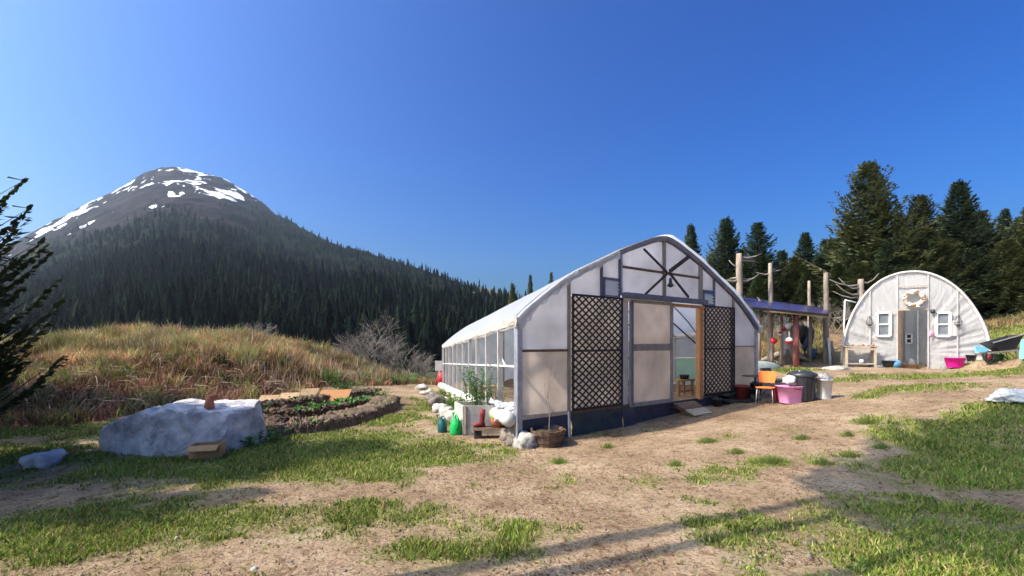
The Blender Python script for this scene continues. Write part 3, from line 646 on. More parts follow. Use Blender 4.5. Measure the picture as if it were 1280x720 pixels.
# posts and rails
def up_post(a, b_, z0, m, o=.05, th=.09, top=None): post(S[a], S[b_], z0, (archz((S[a] + S[b_]) / 2) - .04) if top is None else top, o, th, 'post', m)
up_post(645, 651, -.05, 'grey_metal', .05, .12); up_post(709, 711.5, -.02, 'grey_wood', .045); up_post(750, 752.5, 2.99, 'grey_paint', .03); up_post(773, 775, 3.1, 'grey_paint', .035)
post(S[775], S[784], .35, HD - .07, .03, .06, 'post', 'strip_board'); up_post(775, 777, HD, 'grey_metal', .032)
up_post(828, 831, HD + .05, 'grey_wood', .04); up_post(873, 877, HD, 'grey_wood', .04); up_post(891, 893, 2.99, 'grey_paint', .03); up_post(915, 917, .2, 'grey_wood', .035); up_post(943, 945, .2, 'grey_metal', .05)
def rail(s0, s1, z, o, wd, hg, name, m, z2=None): b = MB(); b.beam(G_(s0, z, o), G_(s1, z if z2 is None else z2, o), hg, wd, NR); return wbuild(b, name, m)
rail(S[651], S[709], 1.815, .015, .04, .05, 'rail', 'brown_wood'); rail(S[917], S[943], 1.86, .015, .04, .04, 'rail', 'grey_wood')
rail(S[777], S[828], PZ, .02, .04, .055, 'rail', 'brown_wood'); rail(S[831], S[873], PZ, .02, .04, .055, 'rail', 'brown_wood')
rail(S[651], S[709], SILL - .02, .03, .06, .07, 'sill', 'pale_wood'); rail(S[711.5], S[834], SILL - .03, .02, .06, .06, 'sill', 'brown_wood'); rail(S[877], S[943], SILL - .03, .02, .06, .06, 'sill', 'brown_wood')
rail(S[777] - .06, S[877], HD, .13, .14, .12, 'header_beam', 'grey_paint'); rail(S[777], S[834], HD - .1, .085, .05, .06, 'door_track', 'strip_board')
rail(S[834], S[877], HD - .13, .06, .07, .08, 'door_lintel', 'orange_wood')
# arch rim (grey) and hoops
for t, m, rr, nm in [(0, 'grey_paint', .055, 'gable_rim')] + [(k / 10, 'grey_metal', .028, 'hoop') for k in range(1, 11)]:
    pts = [G_(SM + WH * q, archz(SM + WH * q) - (.03 if t == 0 else .06), .03 if t == 0 else 0, t) for q in np.linspace(-1, 1, 33)]
    b = MB()
    if t == 0:
        for a, c in zip(pts[:-1], pts[1:]): b.beam(a, c + (c - a) * .04, .13, .1, NR)
    else: b.tube(pts, rr, 5)
    wbuild(b, nm, m, smooth=t > 0)
b = MB(); b.tube([G_(SM, archz(SM) - .1, 0, t) for t in (0.01, .5, .99)], .03, 5); wbuild(b, 'ridge_pole', 'grey_metal')
# roof sheet: rippled film from eave to eave with a hanging flap at each eave
def roof():
    vs = []; nt_, ns = 120, 64
    for i in range(nt_ + 1):
        t = -.012 + 1.02 * i / nt_
        for j in range(ns + 1):
            q = -1 + 2 * j / ns; s = SM + WH * 1.005 * q; z = archz(SM + WH * q)
            hoop = abs(math.sin(math.pi * t * 10)) ; sag = -.03 * hoop
            rip = mnoise.noise(Vector((t * 26, q * 2.2, 3))) * .035 + mnoise.noise(Vector((t * 70, q * 1.3, 9))) * .012
            edge = mnoise.noise(Vector((q * 14, 1.7, 0))) * .05 * (1 if i == 0 else 0)
            p = G_(s, z + .03 + (sag + rip) * (.5 + .5 * abs(q)), edge + (.05 if i == 0 else 0), t); vs.append(p)
    f = []
    for i in range(nt_):
        for j in range(ns): a = i * (ns + 1) + j; f.append((a, a + 1, a + ns + 2, a + ns + 1))
    b = MB(); b.add(vs, f); wbuild(b, 'roof_sheet', 'roof_film', smooth=True)
    for side, s in ((-1, SL), (1, SR)):
        vs = []
        for i in range(nt_ + 1):
            t = -.012 + 1.02 * i / nt_
            for k in range(6):
                dz = .21 * k / 5 * (1 + .3 * mnoise.noise(Vector((t * 12, side, 0)))); bulge = .02 * math.sin(math.pi * k / 5) + .03 * mnoise.noise(Vector((t * 40, k * .5, side)))
                vs.append(G_(s + side * (.03 + bulge), archz(s) + .035 - dz, 0, t))
        f = [(i * 6 + k, i * 6 + k + 1, (i + 1) * 6 + k + 1, (i + 1) * 6 + k) for i in range(nt_) for k in range(5)]
        b = MB(); b.add(vs, f); wbuild(b, 'eave_flap', 'eave_film', smooth=True)
roof()
# loose ruffled edge of the roof sheet along the left slope of the gable
b = MB(); vs = []; N_ = 70
for i in range(N_ + 1):
    s = SL - .05 + (SM - SL) * .62 * i / N_; zt = archz(max(s, SL)) + .04; dr = .10 + .10 * abs(mnoise.noise(Vector((s * 3.2, 0, 5)))) * 2 + (.12 if i < 8 else 0)
    for k in range(4): vs.append(G_(s + .02 * k, zt - dr * k / 3, .10 + .05 * mnoise.noise(Vector((s * 7, k, 0)))))
f = [(i * 4 + k, i * 4 + k + 1, (i + 1) * 4 + k + 1, (i + 1) * 4 + k) for i in range(N_) for k in range(3)]
b.add(vs, f); wbuild(b, 'roof_edge_fold', 'roof_film', smooth=True)
# louvred vents
for a, c, z0, z1 in ((753, 773, vz0, vz1), (877.5, 891, vy0, vy1)):
    s0, s1 = sof(a), sof(c); v = MB()
    for q in ([(s0, z0), (s1, z0)], [(s0, z1), (s1, z1)], [(s0 + .02, z0), (s0 + .02, z1)], [(s1 - .02, z0), (s1 - .02, z1)]): v.beam(G_(q[0][0], q[0][1], .03), G_(q[1][0], q[1][1], .03), .05, .05, NR)
    vo = wbuild(v, 'louvre_vent', 'grey_paint')
    for k in range(5):
        z = z0 + (z1 - z0) * (k + .5) / 5; l = MB(); l.slab([G_(s0 + .04, z - .05, .06), G_(s1 - .04, z - .05, .06), G_(s1 - .04, z + .04, .01), G_(s0 + .04, z + .04, .01)], .01, NR)
        wbuild(l, 'slat', 'steel_blue' if k in (0, 4) and a > 800 else 'white_paint', vo)
# crossed sticks on the gable
for (x0, y0, x1, y1, wd) in ((830, 341, 801, 312, .05), (833, 340, 858, 321, .10), (830, 343, 803, 368, .05), (834, 343, 857, 372, .06)):
    b = MB(); b.beam(G_(sof(x0), zof(x0, y0), .09), G_(sof(x1), zof(x1, y1), .09), wd, .03, NR); wbuild(b, 'crossed_stick', 'dark_wood')
b = MB(); b.lathe([(.02, -.14), (.09, -.10), (.04, -.02), (.035, .08), (0.02, .1)], 10, (0, 0, 0)); c = G_(sof(833), zof(833, 353), .12); b.v = [(v[0] + c.x, v[1] + c.y, v[2] + c.z) for v in b.v]; wbuild(b, 'gable_horn', 'black_plastic', smooth=True)  # black horn-like thing hung on the gable, gives no light
# lattice panels: every slat is its own piece
def lattice(sa, sb, z0, z1, zm, o=.075, pitch=.205, slope=.74):
    f = MB()
    for q in ([(sa, z0), (sb, z0)], [(sa, z1), (sb, z1)], [(sa, zm), (sb, zm)], [(sa + .02, z0), (sa + .02, z1)], [(sb - .02, z0), (sb - .02, z1)]):
        f.beam(G_(q[0][0], q[0][1], o + .012), G_(q[1][0], q[1][1], o + .012), .045, .024, NR)
    lo = wbuild(f, 'lattice_panel', 'black_lattice'); W_ = sb - sa; Hh = z1 - z0; R_ = Hh / slope
    for sgn in (1, -1):
        c = (-R_ if sgn > 0 else 0) + pitch * .5
        while c < W_ + (0 if sgn > 0 else R_):
            t0, t1 = 0.0, 1.0                                    # s = c + sgn * R_ * t, z = z0 + Hh * t
            for lim, sg in ((0, 1), (W_, -1)):
                fa = (c - lim) * sg; fb = (c + sgn * R_ - lim) * sg
                if fa < 0 and fb < 0: t0 = 2
                elif fa < 0: t0 = max(t0, fa / (fa - fb))
                elif fb < 0: t1 = min(t1, fa / (fa - fb))
            if t1 - t0 > .02:
                l = MB(); oo = o + (.0 if sgn > 0 else -.012); l.beam(G_(sa + c + sgn * R_ * t0, z0 + Hh * t0, oo), G_(sa + c + sgn * R_ * t1, z0 + Hh * t1, oo), .037, .010, NR); wbuild(l, 'slat', 'black_lattice', lo)
            c += pitch
lattice(S[711.5] + .01, S[775] - .01, SILL + .03, 2.985, 1.80); lattice(S[877] + .01, S[915] - .01, SILL + .01, 2.98, 1.80)
# sliding door with frame, mid rail and two sheets
sd = MB(); za, zb = SILL - .02, HD - .12; s0, s1 = S[784], S[836.5]
for q in ([(s0, za), (s1, za), .09], [(s0, zb), (s1, zb), .07], [(s0 + .03, za), (s0 + .03, zb), .08], [(s1 - .03, za), (s1 - .03, zb), .09]): sd.beam(G_(q[0][0], q[0][1], .09), G_(q[1][0], q[1][1], .09), q[2], .05, NR)
sdo = wbuild(sd, 'sliding_door', 'grey_wood')
m_ = MB(); m_.beam(G_(s0 + .07, 1.86, .088), G_(s1 - .075, 1.86, .088), .16, .03, NR); wbuild(m_, 'mid_rail', 'grey_wood', sdo)
panel(s0 + .07, s1 - .075, za + .04, 1.775, .08, 'sheet', 'bounce_film', parent=sdo); panel(s0 + .07, s1 - .075, 1.945, zb - .035, .08, 'sheet', 'bounce_film', parent=sdo)
for a in (784.5,): post(sof(a), sof(a) + .05, za, zb, .14, .04, 'door_stop', 'grey_paint')
post(S[873] - .03, S[877] - .01, SILL - .1, HD - .17, .06, .12, 'door_jamb', 'orange_wood')
# base boards and tarps below the sill
def skirt(s0, s1, zt, m, o=.0, name='base_skirt', seed=0, drop=None):
    n, kz = max(6, int((s1 - s0) * 12)), 6; vs = []
    for i in range(n + 1):
        s = s0 + (s1 - s0) * i / n; p0 = G_(s, 0, o); zb_ = H(p0.x, p0.y) - .06
        for k in range(kz + 1):
            q = k / kz; vs.append(G_(s, zt + (zb_ - zt) * q, o + .04 * q + .05 * mnoise.noise(Vector((s * 2.5, q * 3, seed))) * math.sin(math.pi * min(1, q * 1.2))))
    f = [(i * (kz + 1) + k, i * (kz + 1) + k + 1, (i + 1) * (kz + 1) + k + 1, (i + 1) * (kz + 1) + k) for i in range(n) for k in range(kz)]
    b = MB(); b.add(vs, f); return wbuild(b, name, m, smooth=True)
skirt(S[645], S[709], SILL - .06, 'blue_tarp', .03, 'base_tarp', 1); skirt(S[711.5], S[775], SILL - .06, 'green_tarp', .05, 'base_tarp', 2)
skirt(S[775], S[787] + .1, SILL - .05, 'blue_tarp', .07, 'base_tarp', 4)
for k in range(3):
    zt = SILL - .08 - .15 * k; b = MB(); b.slab([G_(S[787] + .1, zt - .14, .03 + .006 * k), G_(S[834] + .02, zt - .14, .03), G_(S[834] + .02, zt, .03), G_(S[787] + .1, zt, .03)], .04, NR); wbuild(b, 'base_board', 'black_board')
    b = MB(); b.slab([G_(S[834] + .04, zt - .14, .0), G_(S[943], zt - .14, .0), G_(S[943], zt, .0), G_(S[834] + .04, zt, .0)], .04, NR); wbuild(b, 'base_board', 'black_board')
# side walls: posts, mid rail, kerb; the near one has its curtain rolled up and lying along the kerb
for side, s in ((-1, SL), (1, SR)):
    for k in range(11):
        t = k / 10; b = MB()
        if k == 0 and side < 0: continue
        b.beam(G_(s, -.1, 0, t), G_(s, archz(s) - .05, 0, t), .10, .07, DV); wbuild(b, 'side_post', 'strip_board')
    b = MB(); b.beam(G_(s, 1.52, 0, .003), G_(s, 1.52, 0, 1), .05, .04); wbuild(b, 'side_rail', 'white_paint')
    b = MB(); b.beam(G_(s, .25, .0, .003), G_(s, .25, 0, 1), .5, .05, NR); wbuild(b, 'kerb_board', 'white_paint' if side > 0 else 'grey_wood')
    b = MB(); b.beam(G_(s, archz(s) - .1, .0, .003), G_(s, archz(s) - .1, 0, 1), .05, .1, NR); wbuild(b, 'eave_rail', 'strip_board')
vs = []; N_ = 90
rr_pts = [G_(SL - .16 + .03 * mnoise.noise(Vector((t * 18, 0, 0))), .50 + .05 * mnoise.noise(Vector((t * 15, 4, 0))) - .05 * t, 0, t) for t in np.linspace(.0, .995, N_)]
b = MB(); b.tube(rr_pts, [.14 + .045 * mnoise.noise(Vector((t * 60, 2, 0))) for t in np.linspace(0, 1, N_)], 9); wbuild(b, 'rolled_curtain', 'white_roll', smooth=True)
b = MB(); vs = []
for i, p in enumerate(rr_pts):
    for k in range(4): vs.append((p.x - .06 - .05 * k + .03 * mnoise.noise(Vector((i * .8, k, 7))), p.y - .05, p.z - .08 - .10 * k + .02 * mnoise.noise(Vector((i * .6, k, 1)))))
b.add(vs, [(i * 4 + k, i * 4 + k + 1, (i + 1) * 4 + k + 1, (i + 1) * 4 + k) for i in range(14, N_ - 1) for k in range(3)]); wbuild(b, 'curtain_hem', 'white_roll', smooth=True)
def sidepanel(s, t0, t1, z0, z1, name, m, o=0.0): b = MB(); b.slab([G_(s + o, z0, 0, t0), G_(s + o, z0, 0, t1), G_(s + o, z1, 0, t1), G_(s + o, z1, 0, t0)], .01, E1); wbuild(b, name, m)
for k in range(10):
    sidepanel(SR, k / 10 + .004, (k + 1) / 10 - .004, 1.55, archz(SR) - .12, 'side_sheet', 'far_film'); sidepanel(SR, k / 10 + .004, (k + 1) / 10 - .004, .5, 1.5, 'side_sheet', 'green_film')
q = [G_(SL + .1, .3, 0, .995), G_(SR - .1, .3, 0, .995)] + [G_(SM + WH * k, archz(SM + WH * k) - .08, 0, .995) for k in np.linspace(.98, -.98, 20)]
b = MB(); b.slab(q, .012, DV.normalized() * -1); wbuild(b, 'end_wall', 'far_film')
# inside: diagonal braces, ties, beds, bench, hanging hose
for k in (1, 3, 5): b = MB(); b.beam(G_(SR - .15, 1.2, 0, k / 10), G_(SM + WH * .55, archz(SM + WH * .55) - .1, 0, (k + 1.6) / 10), .06, .05); wbuild(b, 'brace', 'dark_wood')
for k in (2, 4, 6, 8): b = MB(); b.beam(G_(SM - WH * .62, 3.1, 0, k / 10), G_(SM + WH * .62, 3.1, 0, k / 10), .04, .06); wbuild(b, 'tie_bar', 'grey_metal')
for k in (1, 3, 5, 7, 9):
    for s in (SM - 1.4, SM + 1.6): b = MB(); b.beam(G_(s, -.1, 0, k / 10), G_(s, archz(s) - .1, 0, k / 10), .07, .07, DV); wbuild(b, 'inner_post', 'grey_wood')
b = MB(); b.tube([G_(SL + .12, 2.3, 0, .12), G_(SL + .15, 1.72, 0, .13), G_(SL + .2, 1.5, 0, .11), G_(SL + .2, 1.48, 0, .02)], .022, 6); wbuild(b, 'water_pipe', 'white_paint', smooth=True)
b = MB(); b.tube([G_(SL - .05, .0, .1), G_(SL - .02, 1.2, .12, .01), G_(SL + .02, 2.35, .06, .02)], .02, 6); wbuild(b, 'crank_rod', 'grey_metal')
for i, (s, wd) in enumerate(((SL + .9, 1.1), (SM - .6, 1.2), (SR - 1.0, 1.2))):
    vs = []; n = 60
    for a in range(n + 1):
        for k in range(7):
            q = k / 6; hgt_ = .25 + .32 * math.sin(math.pi * q) ** .5 + .05 * mnoise.noise(Vector((a * .5, k, i)))
            vs.append(G_(s - wd / 2 + wd * q, hgt_, 0, .04 + .94 * a / n))
    b = MB(); b.add(vs, [(a * 7 + k, a * 7 + k + 1, (a + 1) * 7 + k + 1, (a + 1) * 7 + k) for a in range(n) for k in range(6)]); bd = wbuild(b, 'soil_bed', 'soil', None, True)
    tag(bd, ['soil bed inside the greenhouse along its open left side', 'soil bed down the middle of the greenhouse behind the sliding door', 'soil bed inside the greenhouse seen through the open doorway'][i], 'soil bed', 'soil beds inside the big greenhouse')
# floor slab of planks at the doorway and ramp
def local_box(t, name, c, size, m, rot=None, **k): b = MB(); b.box(c, size, rot, **k); return b.build(name, m, t)
FA = math.atan2(E1.y, E1.x)
r0_ = G_(sof(851), SILL - .1, .1); r1_ = gp(880, 519) + Vector((0, 0, .03)); rt = thing('door_ramp', 'slatted wooden ramp leading down from the open greenhouse doorway to the dirt', 'ramp', (r0_.x, r0_.y, r1_.z))
rv = r1_ - r0_; rn = rv.cross(E1).normalized(); rn = rn if rn.z > 0 else -rn
for k in range(9):
    a, c = r0_ + rv * ((k + .06) / 9), r0_ + rv * ((k + .94) / 9); hw = .46 - .012 * k; b = MB(); b.slab([a - E1 * hw, c - E1 * hw, c + E1 * hw, a + E1 * hw], .03, rn); b.build('plank', 'pale_wood' if k > 4 else 'brown_wood', rt, world=True)  # upper planks browner, lower paler: shade and sun put into the plank colour
for sgn in (-1, 1): b = MB(); b.beam(r0_ + E1 * .36 * sgn - rn * .075, r1_ + E1 * .30 * sgn - rn * .075, .05, .08, rn); b.build('stringer', 'brown_wood', rt, world=True)
bl = G_(S[873] + .12, SILL - .08, -.62)
bn = thing('wooden_bench', 'small orange wooden bench just inside the open greenhouse doorway', 'bench', bl, FA)
for k in range(3): local_box(bn, 'seat_plank', (0, -.14 + .14 * k, .46), (.8, .13, .04), 'orange_wood')
for x in (-.34, .34):
    for y in (-.14, .14): local_box(bn, 'leg', (x, y, .22), (.06, .06, .44), 'orange_wood')
b = MB(); b.box((0, -.14, .15), (.62, .03, .05)); b.build('stretcher', 'orange_wood', bn)
b = MB(); b.lathe([(.11, 0), (.14, .10), (.15, .12), (.13, .11)], 14, (0.1, 0, .485)); o = b.build('black_pot', 'black_plastic', None, True); o.location = bl; tag(o, 'small black pot on the orange bench inside the greenhouse doorway', 'pot')

# ================================================================== small hoop house (right)
SA = Vector((wx(1051, 19.0), 19.0, 0)); SB = Vector((wx(1237, 16.8), 16.8, 0)); HE = (SB - SA).normalized(); HN = Vector((HE.y, -HE.x, 0)); HW = (SB - SA).length; HB = 1.0
HX = [1051, 1053, 1058, 1066, 1078, 1092, 1110, 1128, 1146, 1164, 1182, 1200, 1214, 1224, 1231, 1237]; HYp = [455, 430, 410, 390, 371, 356, 345, 340.5, 339, 342, 350, 363, 380, 396, 410, 430]
def hs_(px):
    u = (px - 640) / F; return (SA.y * u - SA.x) / (HE.x - HE.y * u)
def hz_(px, py): return CZ - (py - HY) / F * (SA.y + HE.y * hs_(px))
ARC = [(hs_(x), hz_(x, y)) for x, y in zip(HX, HYp)]; ARC[0] = (ARC[0][0], HB - .05); ARC.append((ARC[-1][0] + .03, HB - .05))
DK = Vector((math.sin(R(38.5)), math.cos(R(38.5)), 0))
def S_(s, z, o=0.0): p = SA + HE * s + (HN * o if o > -.02 else DK * (-o)); p.z = z; return p
def sg(px, o=.3, dz=0): q = S_(hs_(px), 0, o); return Vector((q.x, q.y, H(q.x, q.y) + dz))
HD_ = (-HN).normalized()
sh = thing('hoop_house', 'small white plastic covered hoop house with two white windows and a wreath over its door', 'greenhouse', S_(HW / 2, HB, 0))
def sb_(mb, name, m, parent=sh, smooth=False): return mb.build(name, m, parent, smooth, world=True)
def arcz(s):
    xs = [a for a, _ in ARC]; zs = [b for _, b in ARC]; return float(np.interp(s, xs, zs))
L_ = 7.0
b = MB(); vs = []; n = 40; ax = np.interp(np.linspace(0, len(ARC) - 1, 46), range(len(ARC)), [a for a, _ in ARC]); az = np.interp(np.linspace(0, len(ARC) - 1, 46), range(len(ARC)), [c for _, c in ARC])
az = np.convolve(np.pad(az, 2, 'edge'), [.15, .2, .3, .2, .15], 'valid'); ax = np.convolve(np.pad(ax, 2, 'edge'), [.15, .2, .3, .2, .15], 'valid')
for i in range(n + 1):
    for x, z in zip(ax, az): r_ = mnoise.noise(Vector((i * .6, x * 2, z))) * .03; vs.append(S_(x + r_, z + r_ + .02, .05 - (L_ + .05) * i / n))
k_ = len(ax); b.add(vs, [(i * k_ + j, i * k_ + j + 1, (i + 1) * k_ + j + 1, (i + 1) * k_ + j) for i in range(n) for j in range(k_ - 1)]); sb_(b, 'cover_sheet', 'roof_film', smooth=True)
b = MB(); b.tube([S_(x, z, .06) for x, z in zip(ax, az)], .05, 6); sb_(b, 'arch_rim', 'white_roll', smooth=True)
for i in range(1, 6): b = MB(); b.tube([S_(x * .985 + .04, z - .05, -L_ * i / 5) for x, z in zip(ax, az)], .02, 5); sb_(b, 'hoop', 'grey_metal')
DX0, DX1, DZ1 = hs_(1124), hs_(1159), hz_(1141, 388)
W1 = (hs_(1096), hs_(1112), hz_(1104, 420), hz_(1104, 391)); W2 = (hs_(1169.5), hs_(1186.5), hz_(1178, 420), hz_(1178, 391))
def hole(s, z):
    for a, c, z0, z1 in ((DX0, DX1, -9, DZ1), W1, W2):
        if a < s < c and z0 < z < z1: return True
    return False
# wrinkled front sheet on a grid that respects the openings
xs = sorted(set([round(v, 4) for v in list(np.linspace(ARC[0][0] + .03, ARC[-1][0] - .05, 120)) + [DX0, DX1, W1[0], W1[1], W2[0], W2[1]]])); zs = sorted(set([round(v, 4) for v in list(np.linspace(0, 1, 70) * 4.0 + HB - .05) + [DZ1, W1[2], W1[3], W2[2], W2[3]]]))
idx = {}; b = MB(); vs = []; fs = []
def bul(s, z):
    c = HW / 2; e = abs(s - c) / c; dx, dz = s - c, z - HB - .6; a = math.atan2(dz, dx); rd_ = math.hypot(dx, dz)
    v = .06 * mnoise.noise(Vector((a * 11, rd_ * .35, 0))) + .018 * mnoise.noise(Vector((a * 26, rd_ * 1.2, 4))); return v * min(1, e * 1.8) * (1 if z > HB + .2 else .4) + .01 * mnoise.noise(Vector((s * 4, z * 2, 8)))
for i, x in enumerate(xs):
    for j, z in enumerate(zs):
        zc = min(z, arcz(x) - .02); idx[i, j] = len(vs); vs.append(S_(x, zc, .02 + bul(x, zc)))
for i in range(len(xs) - 1):
    for j in range(len(zs) - 1):
        cx, cz = (xs[i] + xs[i + 1]) / 2, (zs[j] + zs[j + 1]) / 2
        if hole(cx, cz) or (zs[j] >= arcz(xs[i]) - .02 and zs[j] >= arcz(xs[i + 1]) - .02): continue
        fs.append((idx[i, j], idx[i + 1, j], idx[i + 1, j + 1], idx[i, j + 1]))
b.add(vs, fs); sb_(b, 'front_sheet', 'shed_film', smooth=True)
def hb(s0, z0, s1, z1, wd, th, o, name, m, parent=sh): b = MB(); b.beam(S_(s0, z0, o), S_(s1, z1, o), wd, th, HN); return sb_(b, name, m, parent)
for px in (1087, 1121, 1159.5, 1196): s = hs_(px); hb(s, HB, s, arcz(s) - .05, .04, .02, .07, 'stud', 'strip_board')
hb(hs_(1122), hz_(1140, 358), hs_(1159), hz_(1140, 358), .03, .03, .078, 'rail', 'pale_wood'); hb(DX0 - .05, DZ1 + .03, DX1 + .03, DZ1 + .03, .06, .04, .07, 'door_header', 'pale_wood')
hb(DX0, HB, DX0, DZ1, .09, .06, .08, 'door_jamb', 'brown_wood'); hb(hs_(1092), hz_(1140, 391), hs_(1122), hz_(1140, 391), .03, .02, .082, 'rail', 'strip_board')
ys = HB + .02
for (a, c, z0, z1) in (W1, W2):
    f = MB()
    for q in ((a, z0, c, z0), (a, z1, c, z1), (a, z0, a, z1), (c, z0, c, z1)): f.beam(S_(q[0], q[1], .08), S_(q[2], q[3], .08), .09, .07, HN)
    wo_ = sb_(f, 'window', 'white_paint'); zm = (z0 + z1) / 2
    f = MB(); f.beam(S_(a + .05, zm, .075), S_(c - .05, zm, .075), .06, .05, HN); sb_(f, 'sash_bar', 'white_paint', wo_)
    for p0, p1 in ((z0 + .045, zm - .03), (zm + .03, z1 - .045)): f = MB(); f.slab([S_(a + .045, p0, .06), S_(c - .045, p0, .06), S_(c - .045, p1, .06), S_(a + .045, p1, .06)], .01, HN); sb_(f, 'pane', 'glass', wo_)
# inside of the shed: back wall with a little window, plastic inner curtain
b = MB(); q = [S_(.3, HB, -L_ + .1), S_(HW - .3, HB, -L_ + .1)] + [S_(x, z - .1, -L_ + .1) for x, z in list(zip(ax, az))[::-1][4:-4]]; b.slab(q, .02, HN); sb_(b, 'back_wall', 'far_film')
hb(hs_(1133), HB + .0, hs_(1133), DZ1 + .3, .06, .05, -1.5, 'inner_post', 'grey_wood'); hb(hs_(1151), HB, hs_(1151), DZ1 + .4, .05, .05, -1.4, 'inner_post', 'white_paint')
iz0, iz1 = hz_(1138, 429), hz_(1138, 417); f = MB()
ia, ib = hs_(1135.5), hs_(1143)
for q in ((ia, iz0, ib, iz0), (ia, iz1, ib, iz1), (ia, iz0, ia, iz1), (ib, iz0, ib, iz1), (ia, (iz0 + iz1) / 2, ib, (iz0 + iz1) / 2)): f.beam(S_(q[0], q[1], -1.38), S_(q[2], q[3], -1.38), .05, .04, HN)
iw = sb_(f, 'inner_window', 'white_paint'); f = MB(); f.slab([S_(ia, iz0, -1.4), S_(ib, iz0, -1.4), S_(ib, iz1, -1.4), S_(ia, iz1, -1.4)], .01, HN); sb_(f, 'pane', 'black_board', iw)
b = MB(); b.slab([S_(DX0 + .15, HB, -1.5), S_(hs_(1150), HB, -1.5), S_(hs_(1150), DZ1 + .3, -1.5), S_(DX0 + .15, DZ1 + .3, -1.5)], .02, HN); sb_(b, 'inner_partition', 'far_film')
b = MB(); b.slab([S_(hs_(1151), HB, -1.45), S_(DX1 + .3, HB, -1.45), S_(DX1 + .3, DZ1 + .3, -1.45), S_(hs_(1151), DZ1 + .3, -1.45)], .02, HN); sb_(b, 'inner_curtain', 'clear_sheet')
# wire plant hangers either side (two things hanging on the wall)
for px, lb in ((1086, 'wire hanging basket left of the left window on the small hoop house'), (1196, 'wire hanging basket right of the right window on the small hoop house')):
    s = hs_(px); t = thing('hanging_basket', lb, 'hanging basket', S_(s, hz_(px, 405), .13), 0, 'wire baskets hanging on the hoop house front')
    b = MB()
    for k in range(6):
        a = k * math.pi / 3; b.tube([(0, 0, .32), (.05 * math.cos(a), .05 * math.sin(a), .28), (.12 * math.cos(a), .12 * math.sin(a), .05), (.09 * math.cos(a), .09 * math.sin(a), -.05), (0, 0, -.08)], .006, 4)
    for z, r_ in ((.05, .12), (-.02, .11)): b.tube([(r_ * math.cos(a), r_ * math.sin(a), z) for a in np.linspace(0, 6.283, 13)], .006, 4)
    b.build('wire_frame', 'black_plastic', t); b = MB(); b.rock((0, 0, -.02), (.07, .07, .05), 3, 1); b.build('moss', 'dark_rock', t)
# wreath (ring of pale driftwood and shells)
wc = S_(hs_(1141), hz_(1141, 373.5), .16); t = thing('wreath', 'round pale wreath hanging above the small hoop house door', 'wreath', wc, math.atan2(HE.y, HE.x))
b = MB(); b.tube([(.27 * math.cos(a), 0, .27 * math.sin(a)) for a in np.linspace(0, 6.283, 25)], [.085 + .015 * math.sin(a * 5) for a in np.linspace(0, 6.283, 25)], 8); b.build('ring', 'wreath', t, True)
for k in range(16):
    a = k * 6.283 / 16 + random.uniform(-.1, .1); r_ = .27 + random.uniform(-.06, .07); b = MB(); b.rock((r_ * math.cos(a), -.07, r_ * math.sin(a)), (.055, .04, .045), k, 1); b.build('shell', 'white_paint' if k % 3 else 'terracotta', t)
b = MB(); b.tube([(0, 0, .3), (0, -.02, .44)], .01, 4); b.build('hanger', 'black_plastic', t)
b = MB(); b.rock((0, 0, 0), (.10, .03, .12), 5, 2); o = b.build('pink_flower', 'pink_flower', None, True); o.location = S_(hs_(1163), hz_(1163, 418), .13); tag(o, 'pink paper flower fixed between the door and right window of the small hoop house', 'flower')
b = MB(); b.lathe([(.05, 0), (.08, .05), (.07, .14), (.02, .16)], 12); o = b.build('wall_lamp', 'black_plastic', None, True); o.location = S_(hs_(1164.5), hz_(1164, 392), .16); tag(o, 'small dark wall lamp at the upper left corner of the right hoop house window', 'lamp')
b = MB(); b.slab([S_(hs_(1189), hz_(1189, 420), .1), S_(hs_(1195), hz_(1195, 420), .1), S_(hs_(1195), hz_(1195, 400), .1), S_(hs_(1189), hz_(1189, 401), .1)], .02, HN); sb_(b, 'patch_sheet', 'strip_board')

# ================================================================== solar panel roof on log posts
sa = thing('solar_canopy', 'row of dark solar panels on a log frame between the two greenhouses', 'solar panels', at(985, 455, 19.5))
A0, A1 = at(940, 384, 18.0), at(1036, 393, 18.0); B0, B1 = at(926, 371, 20.6), at(1036, 386, 20.6)
for k in range(4):
    a, c = A0.lerp(A1, k / 4 + .006), A0.lerp(A1, (k + 1) / 4 - .006); d, e = B0.lerp(B1, (k + 1) / 4 - .006), B0.lerp(B1, k / 4 + .006); nn = (c - a).cross(d - a).normalized()
    if nn.z < 0: nn = -nn
    b = MB(); b.slab([a, c, d, e], .05, nn); po = b.build('solar_panel', 'solar', sa, world=True)
    b = MB()
    for p, q in ((a, c), (c, d), (d, e), (e, a)): b.beam(p - nn * .03, q - nn * .03, .05, .09, nn)
    b.build('frame', 'grey_metal', po, world=False) if False else None
    b.v = [(v[0] - sa.location.x, v[1] - sa.location.y, v[2] - sa.location.z) for v in b.v]; fr = b.build('frame', 'black_plastic', po)
for p, q, nm in ((at(954, 388, 18.1), at(1034, 396, 18.1), 'log_beam'), (at(935, 376, 20.4), at(1030, 391, 20.4), 'log_beam'), (at(946, 383, 19.2), at(1034, 394, 19.4), 'log_beam')):
    b = MB(); b.tube([p, (p + q) / 2 + Vector((0, 0, .02)), q], .06, 7); b.build(nm, 'pale_wood', sa, True, world=True)
def ground_post(px, ytop, d, r0, r1, name, m, parent, lean=0.0):
    x = wx(px, d); z0 = H(x, d); zt = CZ + (HY - ytop) / F * d; b = MB(); b.tube([(x, d, z0 - .1), (x + lean * .5, d, (z0 + zt) / 2), (x + lean, d, zt)], [r0, (r0 + r1) / 2, r1], 8); return b.build(name, m, parent, True, world=True)
